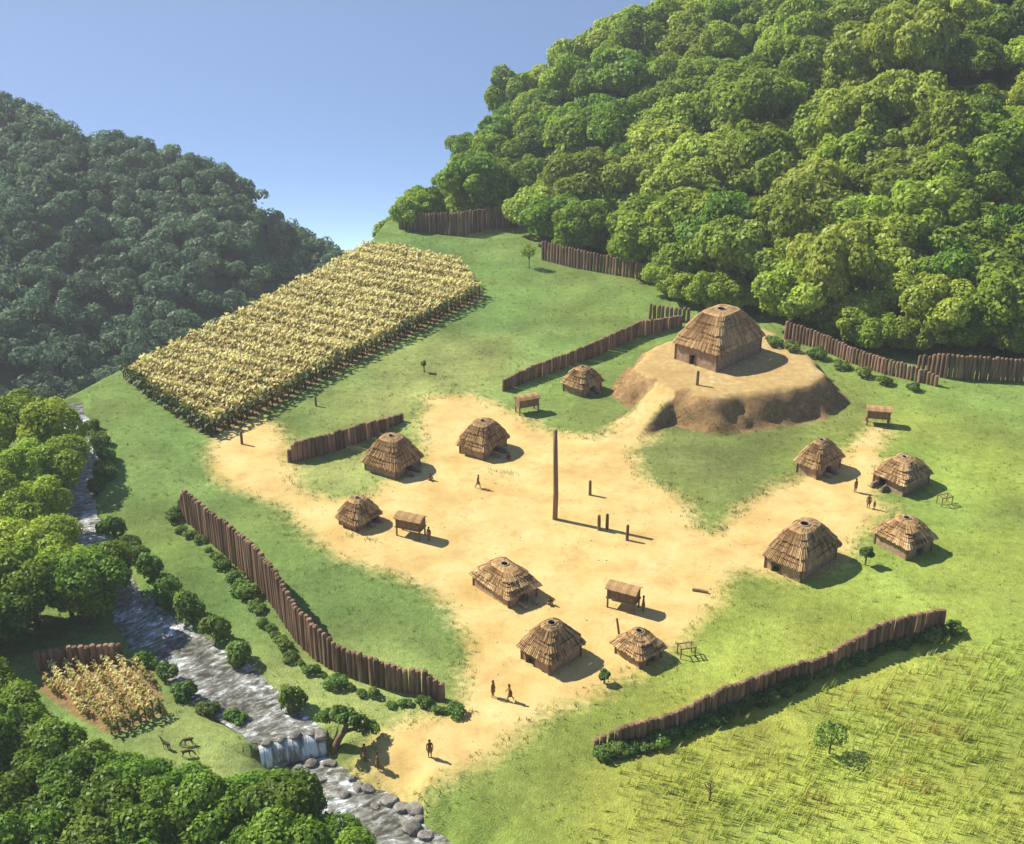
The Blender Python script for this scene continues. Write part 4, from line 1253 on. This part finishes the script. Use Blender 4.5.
# ------------------------------------------------------------------ people
def person_mesh(pose):
    h = {}
    if pose == 'stand':
        V = [((0, 0, .95), .145), ((0, 0, 1.12), .125), ((0, .01, 1.32), .155), ((0, 0, 1.46), .075), ((0, -.015, 1.56), .085), ((0, -.02, 1.66), .095), ((0, -.01, 1.71), .06),
             ((.09, 0, .88), .10), ((.10, -.02, .48), .068), ((.10, .01, .08), .045), ((.10, -.13, .03), .04),
             ((-.09, 0, .88), .10), ((-.10, .01, .48), .068), ((-.11, .04, .08), .045), ((-.11, -.09, .03), .04),
             ((.19, 0, 1.38), .06), ((.25, .01, 1.10), .047), ((.25, -.07, .86), .036), ((.24, -.10, .76), .036),
             ((-.19, 0, 1.38), .06), ((-.25, .01, 1.10), .047), ((-.26, -.06, .86), .036), ((-.25, -.09, .76), .036)]
        E = [(0, 1), (1, 2), (2, 3), (3, 4), (4, 5), (5, 6), (0, 7), (7, 8), (8, 9), (9, 10), (0, 11), (11, 12), (12, 13), (13, 14), (2, 15), (15, 16), (16, 17), (17, 18), (2, 19), (19, 20), (20, 21), (21, 22)]
    elif pose == 'walk':
        V = [((0, 0, .94), .145), ((0, -.02, 1.12), .125), ((0, -.03, 1.32), .155), ((0, -.05, 1.46), .075), ((0, -.07, 1.56), .085), ((0, -.08, 1.66), .095), ((0, -.07, 1.71), .06),
             ((.09, -.03, .87), .10), ((.10, -.20, .50), .068), ((.10, -.24, .08), .045), ((.10, -.38, .04), .04),
             ((-.09, .02, .87), .10), ((-.10, .12, .48), .068), ((-.11, .36, .12), .045), ((-.11, .28, .03), .04),
             ((.19, -.02, 1.38), .06), ((.25, .12, 1.12), .047), ((.25, .14, .87), .036), ((.25, .12, .77), .036),
             ((-.19, -.03, 1.38), .06), ((-.25, -.12, 1.12), .047), ((-.25, -.28, .92), .036), ((-.25, -.36, .86), .036)]
        E = [(0, 1), (1, 2), (2, 3), (3, 4), (4, 5), (5, 6), (0, 7), (7, 8), (8, 9), (9, 10), (0, 11), (11, 12), (12, 13), (13, 14), (2, 15), (15, 16), (16, 17), (17, 18), (2, 19), (19, 20), (20, 21), (21, 22)]
    else:  # sitting on the ground, knees drawn up
        V = [((0, 0, .14), .15), ((0, -.03, .30), .13), ((0, -.08, .50), .155), ((0, -.12, .63), .075), ((0, -.15, .73), .085), ((0, -.17, .83), .095), ((0, -.16, .88), .06),
             ((.10, -.10, .14), .10), ((.14, -.38, .46), .07), ((.13, -.52, .08), .045), ((.13, -.65, .035), .04),
             ((-.10, -.10, .14), .10), ((-.14, -.36, .46), .07), ((-.13, -.50, .08), .045), ((-.13, -.63, .035), .04),
             ((.19, -.08, .55), .06), ((.26, -.22, .36), .047), ((.16, -.42, .42), .036), ((.08, -.46, .42), .036),
             ((-.19, -.08, .55), .06), ((-.26, -.22, .36), .047), ((-.16, -.42, .40), .036), ((-.08, -.46, .40), .036)]
        E = [(0, 1), (1, 2), (2, 3), (3, 4), (4, 5), (5, 6), (0, 7), (7, 8), (8, 9), (9, 10), (0, 11), (11, 12), (12, 13), (13, 14), (2, 15), (15, 16), (16, 17), (17, 18), (2, 19), (19, 20), (20, 21), (21, 22)]
    me = skin_mesh('person', [v for v, r in V], E, [r for v, r in V], 0, 2)
    me.materials.append(M['skin'])
    hd = Vector(V[5][0]); hip = Vector(V[0][0])
    return me, hd, hip
def hair_mesh(hd):
    m = MB()
    n, rows = 10, 5
    vs, fs = [], []
    for i in range(rows):
        a = math.pi * .62 * i / (rows - 1)
        for k in range(n):
            b = 2 * math.pi * k / n
            r = .118 * math.sin(a) if i else 0.01
            front = 1 if math.sin(b) > -0.5 else 0.75
            vs.append((hd.x + r * math.cos(b), hd.y + .012 + r * math.sin(b), hd.z + .012 + .112 * math.cos(a * front) - (0.10 if (i == rows - 1 and math.sin(b) > 0.2) else 0)))
    for i in range(rows - 1):
        for k in range(n):
            fs.append((i * n + k, i * n + (k + 1) % n, (i + 1) * n + (k + 1) % n, (i + 1) * n + k))
    m.add(vs, fs)
    me = m.mesh('hair', True); me.materials.append(M['hair'])
    return me
def skirt_mesh(hip, sit, ln):
    m = MB(); n = 14; vs = []
    lv = [(hip.z + .10, .165, .125), (hip.z - .06, .20, .15), (hip.z - ln, .235, .20)] if not sit else [(hip.z + .12, .175, .15), (hip.z, .22, .20), (0.03, .25, .22)]
    for z, a, b in lv:
        for k in range(n):
            an = 2 * math.pi * k / n
            vs.append((hip.x + a * math.cos(an), hip.y + b * math.sin(an), z + .012 * math.sin(an * 3)))
    m.add(vs, [(i * n + k, i * n + (k + 1) % n, (i + 1) * n + (k + 1) % n, (i + 1) * n + k) for i in range(2) for k in range(n)])
    me = m.mesh('skirt', True); me.materials.append(M['hide'])
    return me
PM = {}
for pose in ('stand', 'walk', 'sit'):
    b, hd, hip = person_mesh(pose)
    PM[pose] = (b, hair_mesh(hd), skirt_mesh(hip, pose == 'sit', .36))
def person(px, py, pose, rz, label, s=1.0):
    b, hr, sk = PM[pose]
    o = link('person', b, None, None, G(px, py))
    o.rotation_euler = (0, 0, R(rz)); s *= .9
    o.scale = (s, s, s)
    link('hair', hr, None, o); link('skirt', sk, None, o)
    tag(o, label, 'person', 'villagers')
for a in [(478, 488, 'walk', 60, 'villager walking between the two upper left huts and the pole'), (430, 480, 'sit', 40, 'villager sitting on the ground right of the wide hut by the palisade'),
          (508, 458, 'sit', 20, 'villager sitting on the ground right of the rounded grey-brown hut'), (429, 541, 'stand', -30, 'villager standing right of the granary by the beehive-like hut'),
          (549, 604, 'sit', 30, 'villager sitting right of the hut with the log entrance'), (643, 611, 'stand', 80, 'villager standing at the end of the front granary'),
          (493, 697, 'stand', 60, 'left villager of the two standing together near the front hut'), (510, 701, 'walk', -80, 'right villager of the two standing together near the front hut'),
          (430, 757, 'stand', 10, 'villager walking alone on the path toward the stream'), (365, 761, 'stand', -40, 'villager under the gnarled tree at the stream, the one nearer its trunk'),
          (378, 769, 'stand', 100, 'villager at the stream bank, farther from the gnarled tree'), (855, 492, 'stand', 30, 'villager standing between the two upper huts of the right cluster'),
          (868, 508, 'stand', -20, 'villager standing beside a child in the right cluster')]:
    person(*a)
person(874, 509, 'stand', 140, 'small child beside an adult villager in the right cluster', 0.6)

# ------------------------------------------------------------------ deer
def deer(px, py, rz, grazing, antlers, label):
    V = [((0, 0, .95), .20), ((.35, 0, .97), .22), ((-.35, 0, .98), .20), ((-.55, 0, .98), .13), ((.55, 0, 1.0), .16)]
    E = [(0, 1), (0, 2), (2, 3), (1, 4)]
    Rr = [r for v, r in V]; V = [v for v, r in V]
    def chain(start, pts):
        prev = start
        for v, r in pts:
            V.append(v); Rr.append(r); E.append((prev, len(V) - 1)); prev = len(V) - 1
        return prev
    if grazing: chain(4, [((.78, 0, .86), .11), ((.95, 0, .58), .085), ((1.05, 0, .36), .085), ((1.12, 0, .20), .06), ((1.16, 0, .10), .045)])
    else: chain(4, [((.72, 0, 1.18), .11), ((.84, 0, 1.42), .085), ((.92, 0, 1.52), .09), ((1.07, 0, 1.46), .06), ((1.17, 0, 1.42), .045)])
    for s in (-1, 1):
        chain(1, [((.40, s * .13, .78), .09), ((.41, s * .13, .45), .045), ((.40, s * .13, .12), .032), ((.43, s * .13, .03), .035)])
        chain(2, [((-.40, s * .13, .80), .12), ((-.30, s * .13, .60), .075), ((-.52, s * .13, .40), .045), ((-.48, s * .13, .12), .032), ((-.45, s * .13, .03), .035)])
    chain(3, [((-.68, 0, .95), .05), ((-.74, 0, .82), .03)])
    me = skin_mesh('deer', V, E, Rr, 0, 2); me.materials.append(M['fur'])
    o = link('deer', me, None, None, G(px, py)); o.rotation_euler = (0, 0, R(rz)); o.scale = (.58,) * 3
    hz = .36 if grazing else 1.52; hxp = 1.03 if grazing else .90
    for s in (-1, 1):
        m = MB(); m.add([(hxp, s * .05, hz + .06), (hxp - .06, s * .07, hz + .08), (hxp - .07, s * .20, hz + .14)], [(0, 1, 2)]); m.build('ear', 'fur', o)
        if antlers:
            m = MB(); b0 = Vector((hxp - .03, s * .05, hz + .08))
            pts = [b0, b0 + Vector((-.12, s * .16, .2)), b0 + Vector((-.05, s * .28, .42)), b0 + Vector((.12, s * .26, .58))]
            m.tube(pts, [.026, .024, .02, .01], n=5)
            m.tube([pts[1], pts[1] + Vector((.14, 0, .16))], [.02, .01], n=5); m.tube([pts[2], pts[2] + Vector((-.1, s * .05, .2))], [.018, .01], n=5)
            m.build('antler', 'antler', o)
    tag(o, label, 'deer', 'deer on the grazing meadow')
deer(167, 749, 150, False, True, 'antlered deer standing in the meadow below the small plot')
deer(189, 745, -165, True, False, 'grazing deer at the right, uppermost of the two without antlers')
deer(187, 757, 10, True, False, 'grazing deer lowest in the meadow, nearest the lower left wood')

# ------------------------------------------------------------------ single trees and plants
def small_tree(name, px, py, h, w, label, mat='leaf_bush', seed=1, nleaf=900, cat='tree'):
    g = G(px, py); e = empty(name, g)
    tag(e, label, cat)
    t = MB(); t.tube([(0, 0, -.2), (.03, 0, h * .35), (0, .03, h * .75)], [.09, .07, .03], n=7, wob=.1)
    for a in (0.4, 2.4, 4.4): t.tube([(0, 0, h * .35), (math.cos(a) * w * .3, math.sin(a) * w * .3, h * .7)], [.05, .02], n=5)
    t.build('trunk', 'bark', e)
    c = crown_mesh('crown', seed, rad=(w / 2, w / 2, h * .32), zc=h * .64, npuff=8, pr=(w * .14, w * .24), nleaf=nleaf, size=.11); c.materials.append(M[mat])
    link('crown', c, None, e)
    return e
small_tree('young_tree', 865, 565, 2.2, 1.4, 'small round young tree between two huts of the right cluster', seed=11)
small_tree('young_tree', 604, 683, 1.2, 1.0, 'tiny leafy sapling on the earth left of the small front hut', seed=12, nleaf=500)
small_tree('young_tree', 829, 753, 2.5, 2.5, 'small spreading tree standing alone in the tall grass', 'leaf_bush', seed=13, nleaf=650)
small_tree('young_tree', 529, 268, 4.2, 2.6, 'lone tree at the gap between the two dark palisades', 'leaf_hill', seed=14, nleaf=1100)
small_tree('young_tree', 424, 372, 1.8, 0.8, 'thin young tree on the grass between maize field and clearing', seed=15, nleaf=300)
g = G(709, 800); m = MB(); random.seed(3)
m.tube([(0, 0, -.2), (.04, 0, .7), (0, 0, 1.5)], [.09, .07, .03], n=7, wob=.1)
for k in range(8):
    a = k * 2.3; z = .55 + .1 * k; l_ = .55 - .03 * k
    m.tube([(0, 0, z), (math.cos(a) * l_ * .6, math.sin(a) * l_ * .6, z + .2), (math.cos(a) * l_, math.sin(a) * l_, z + .55)], [.045, .03, .012], n=5)
o = m.build('bare_shrub', 'bark'); o.location = g
tag(o, 'small bare dark shrub in the tall grass near the bottom', 'shrub')
# gnarled tree by the stream
g = G(336, 750); e = empty('gnarled_tree', g); tag(e, 'gnarled tree with flat leaf clumps leaning over the stream bank', 'tree')
t = MB()
t.tube([(-.1, 0, -.3), (.05, 0, .5), (.35, 0, 1.2), (.75, 0, 1.75), (.95, 0, 2.5), (.8, 0, 3.1)], [.38, .28, .25, .22, .16, .08], n=9, wob=.1)
t.tube([(.7, 0, 1.7), (1.4, .1, 1.9), (2.1, .1, 2.1), (2.5, 0, 2.1)], [.18, .14, .1, .05], n=7, wob=.1)
t.tube([(.85, 0, 2.4), (.2, .1, 2.9), (-.5, 0, 3.1)], [.13, .09, .05], n=7)
t.build('trunk', 'bark', e, True)
for (x, y, z, w, sd_) in [(-.6, 0, 3.1, 1.9, 1), (.6, .2, 3.3, 2.2, 2), (1.4, -.1, 3.0, 1.4, 3), (2.4, 0, 2.1, 1.7, 4), (1.9, .2, 2.5, 1.0, 5)]:
    c = crown_mesh('leaf_clump', 600 + sd_, rad=(w / 2, w / 2, .35), zc=0, npuff=7, pr=(.22, .4), nleaf=500, size=.12); c.materials.append(M['leaf_bush'])
    link('leaf_clump', c, None, e, (x, y, z))

# ------------------------------------------------------------------ rocks
def rock_mesh(seed):
    r = random.Random(seed)
    bm = bmesh.new(); bmesh.ops.create_icosphere(bm, subdivisions=3, radius=1)
    ds = [Vector((r.gauss(0, 1), r.gauss(0, 1), r.gauss(0, 1))).normalized() for _ in range(9)]
    for v in bm.verts:
        k = 1.0
        for d in ds:
            q = v.co.normalized().dot(d)
            if q > .62: k = min(k, .62 / q + .06)
        v.co = v.co.normalized() * (k + r.uniform(-.02, .02)); v.co.z *= .85
    me = bpy.data.meshes.new('boulder'); bm.to_mesh(me); bm.free(); me.materials.append(M['rock'])
    return me
rocks = [rock_mesh(i) for i in range(4)]
random.seed(21)
for px, py, w in [(358, 792, 12), (368, 794, 13), (390, 806, 16), (402, 812, 15), (416, 810, 16), (420, 818, 11), (412, 834, 18), (405, 828, 10), (322, 752, 14), (314, 742, 10), (300, 783, 9), (268, 752, 10), (425, 842, 14), (352, 782, 9), (282, 746, 9), (296, 742, 11), (283, 770, 11), (298, 772, 8), (312, 769, 12), (330, 766, 12), (322, 785, 9), (345, 800, 10), (375, 812, 9)]:
    p_ = G(px, py); p_.z = max(p_.z, W_DN - .05 if py > 765 else W_UP - .05); s = w / pxm(p_) / 1.6
    o = link('boulder', random.choice(rocks), None, None, p_); o.scale = (s, s, s * .9); o.rotation_euler = (0, 0, random.uniform(0, 6))
    tag(o, 'grey boulder at the edge of the stream by the waterfall', 'rock', 'boulders by the lower stream')

# ------------------------------------------------------------------ grasses
def blades(n, poly_px, h, w, lean, seed, tone_fn, name, mat, label, cat, clump=5, spread=.25):
    rng = np.random.default_rng(seed)
    poly = g0(poly_px); lo, hi = poly.min(0), poly.max(0)
    C = rng.uniform(lo, hi, (n * 6, 2)); ds = poly_sd(poly, C[:, 0], C[:, 1]) + 2.5 * vnoise(C[:, 0], C[:, 1], 4, 66); C = C[(ds < 0) & (rng.uniform(0, 1, len(C)) < np.clip(-ds / 7, 0.04, 1))][:n // clump]
    P = np.repeat(C, clump, 0) + rng.normal(0, spread, (len(C) * clump, 2))
    Z = hfun(P[:, 0], P[:, 1]); m = len(P)
    hh = h * rng.uniform(.55, 1.3, m); a = rng.uniform(0, 6.28, m)
    ld = np.stack([np.full(m, lean), rng.normal(0, .05, m)], 1) + np.repeat(rng.normal(0, .07, (len(C), 2)), clump, 0)
    b = np.stack([P[:, 0], P[:, 1], Z - .05], 1)
    v = np.stack([np.cos(a), np.sin(a), np.zeros(m)], 1) * w
    mid = b + np.stack([ld[:, 0] * hh * .3, ld[:, 1] * hh * .3, hh * .6], 1); tip = b + np.stack([ld[:, 0] * hh, ld[:, 1] * hh, hh], 1)
    q1 = np.stack([b - v, b + v, mid + v * .8, mid - v * .8], 1); q2 = np.stack([mid - v * .8, mid + v * .8, tip + v * .1, tip - v * .1], 1)
    T = tone_fn(P, rng); T = np.concatenate([T, T])
    o = link(name, quad_mesh(name, np.vstack([q1, q2]), np.clip(T, 0, 1)), mat)
    return tag(o, label, cat, None, 'stuff')
def tall_tone(P, rng):
    br = vnoise(P[:, 0], P[:, 1], 3.0, 55)
    t = .70 + .22 * vnoise(P[:, 0], P[:, 1], 6, 56) + rng.uniform(-.14, .2, len(P))
    return np.where((br > .45) & (rng.uniform(0, 1, len(P)) < .6), .12 + rng.uniform(-.1, .1, len(P)), t)
blades(6800, [(520, 880), (590, 772), (700, 741), (800, 700), (900, 662), (960, 632), (1060, 600), (1080, 880)], .80, .027, .34, 41, tall_tone, 'tall_grass', 'blade',
       'tall yellow-green grass with brown streaks at the lower right', 'grass', clump=4, spread=.10)
EDGE = [(655, 482), (668, 490), (684, 498), (694, 512), (700, 528), (712, 533), (722, 528), (735, 512), (745, 502), (760, 494), (350, 536), (372, 540), (495, 472), (510, 474), (432, 374), (445, 378), (455, 386), (560, 430), (600, 434), (610, 432), (455, 705), (470, 712)]
rng = np.random.default_rng(9)
Qs, Ts = [], []
for px, py in EDGE:
    for k in range(26):
        p_ = G(px + rng.normal(0, 4), py + rng.normal(0, 1.4)); h = rng.uniform(.15, .4); a = rng.uniform(0, 6.28)
        v = np.array((math.cos(a) * .03, math.sin(a) * .03, 0)); b = np.array(p_); tp = b + (rng.normal(0, .1), rng.normal(0, .1), h)
        Qs.append([b - v, b + v, tp + v * .2, tp - v * .2]); Ts.append(rng.uniform(0, .5))
tag(link('grass_fringe', quad_mesh('grass_fringe', np.array(Qs), np.array(Ts)), 'tuft'), 'dark grass tufts fringing the bare earth', 'grass', None, 'stuff')

# low tufts through the meadow, thickest where grass meets bare earth
rng = np.random.default_rng(17)
NT = 60000
TX = rng.uniform(-82, 88, NT); TY = rng.uniform(54, 225, NT)
ix_ = np.clip(np.searchsorted(XS, TX), 0, nx - 1); iy_ = np.clip(np.searchsorted(YS, TY), 0, ny - 1)
dd = dirt[iy_, ix_]
pxx, pyy = proj(TX, TY, 0)
edge = (dd > 0.25) & (dd < 0.72)
keep = ((edge & (rng.uniform(0, 1, NT) < 0.9)) | ((dd < 0.3) & (rng.uniform(0, 1, NT) < 0.30))) & (sd_plat[iy_, ix_] < -1) & (sd_corn[iy_, ix_] > .5) & (sd_plot[iy_, ix_] > .5) & (sd_str[iy_, ix_] > .8) & ~hilly[iy_, ix_] & (pxx > -20) & (pxx < 1045) & (pyy < 870) & (sd_mound[iy_, ix_] > 1.5)
TX, TY, ii_, jj_ = TX[keep], TY[keep], iy_[keep], ix_[keep]
reps = 5
PX_ = np.repeat(TX, reps) + rng.normal(0, .12, len(TX) * reps); PY_ = np.repeat(TY, reps) + rng.normal(0, .12, len(TX) * reps)
PZ_ = np.repeat(GZ[ii_, jj_], reps) - 0.06
m_ = len(PX_); hh = np.repeat(rng.uniform(.12, .34, len(TX)), reps) * rng.uniform(.6, 1.2, m_); an = rng.uniform(0, 6.28, m_)
b_ = np.stack([PX_, PY_, PZ_], 1); v_ = np.stack([np.cos(an), np.sin(an), np.zeros(m_)], 1) * .035
tp_ = b_ + np.stack([rng.normal(0, .10, m_), rng.normal(0, .10, m_), hh], 1)
Q_ = np.stack([b_ - v_, b_ + v_, tp_ + v_ * .25, tp_ - v_ * .25], 1)
tag(link('meadow_grass', quad_mesh('meadow_grass', Q_, np.clip(np.repeat(rng.uniform(.1, .9, len(TX)), reps) + rng.normal(0, .1, m_), 0, 1)), 'meadow_blade'), 'short tufts of green grass growing all over the meadow', 'grass', None, 'stuff')
Qs = []
NP = 2200
TX = rng.uniform(-60, 70, NP); TY = rng.uniform(60, 160, NP)
ix_ = np.clip(np.searchsorted(XS, TX), 0, nx - 1); iy_ = np.clip(np.searchsorted(YS, TY), 0, ny - 1)
keep = (dirt[iy_, ix_] > .55) & (sd_corn[iy_, ix_] > 1)
PV, PF = [], []
for x, y, z in zip(TX[keep], TY[keep], GZ[iy_, ix_][keep]):
    r_ = rng.uniform(.03, .09); k0 = len(PV)
    for dx, dy, dz in ((-1, -.7, 0), (.8, -1, 0), (1, .8, 0), (-.7, 1, 0), (0, 0, .9)):
        PV.append((x + dx * r_ * rng.uniform(.7, 1.2), y + dy * r_ * rng.uniform(.7, 1.2), z - .01 + dz * r_))
    PF += [(k0, k0 + 1, k0 + 4), (k0 + 1, k0 + 2, k0 + 4), (k0 + 2, k0 + 3, k0 + 4), (k0 + 3, k0, k0 + 4)]
tag(link('pebbles', mesh_from('pebbles', PV, PF), 'rock'), 'small pebbles strewn over the bare earth', 'pebbles', None, 'stuff')

# the air of the valley
hz_m, hz_n, hz_l = new_mat('haze')
hz_o = N(hz_n, 'OutputMaterial'); hz_v = N(hz_n, 'VolumePrincipled', inputs={'Color': (0.90, 0.94, 1.0, 1), 'Density': 0.0003, 'Anisotropy': 0.2})
hz_l.new(hz_v.outputs[0], hz_o.inputs['Volume'])
hb = MB(); hb.box((0, 205, -16), (760, 520, 230))
tag(hb.build('haze', hz_m), 'pale bluish haze filling the valley air', 'haze', None, 'stuff')
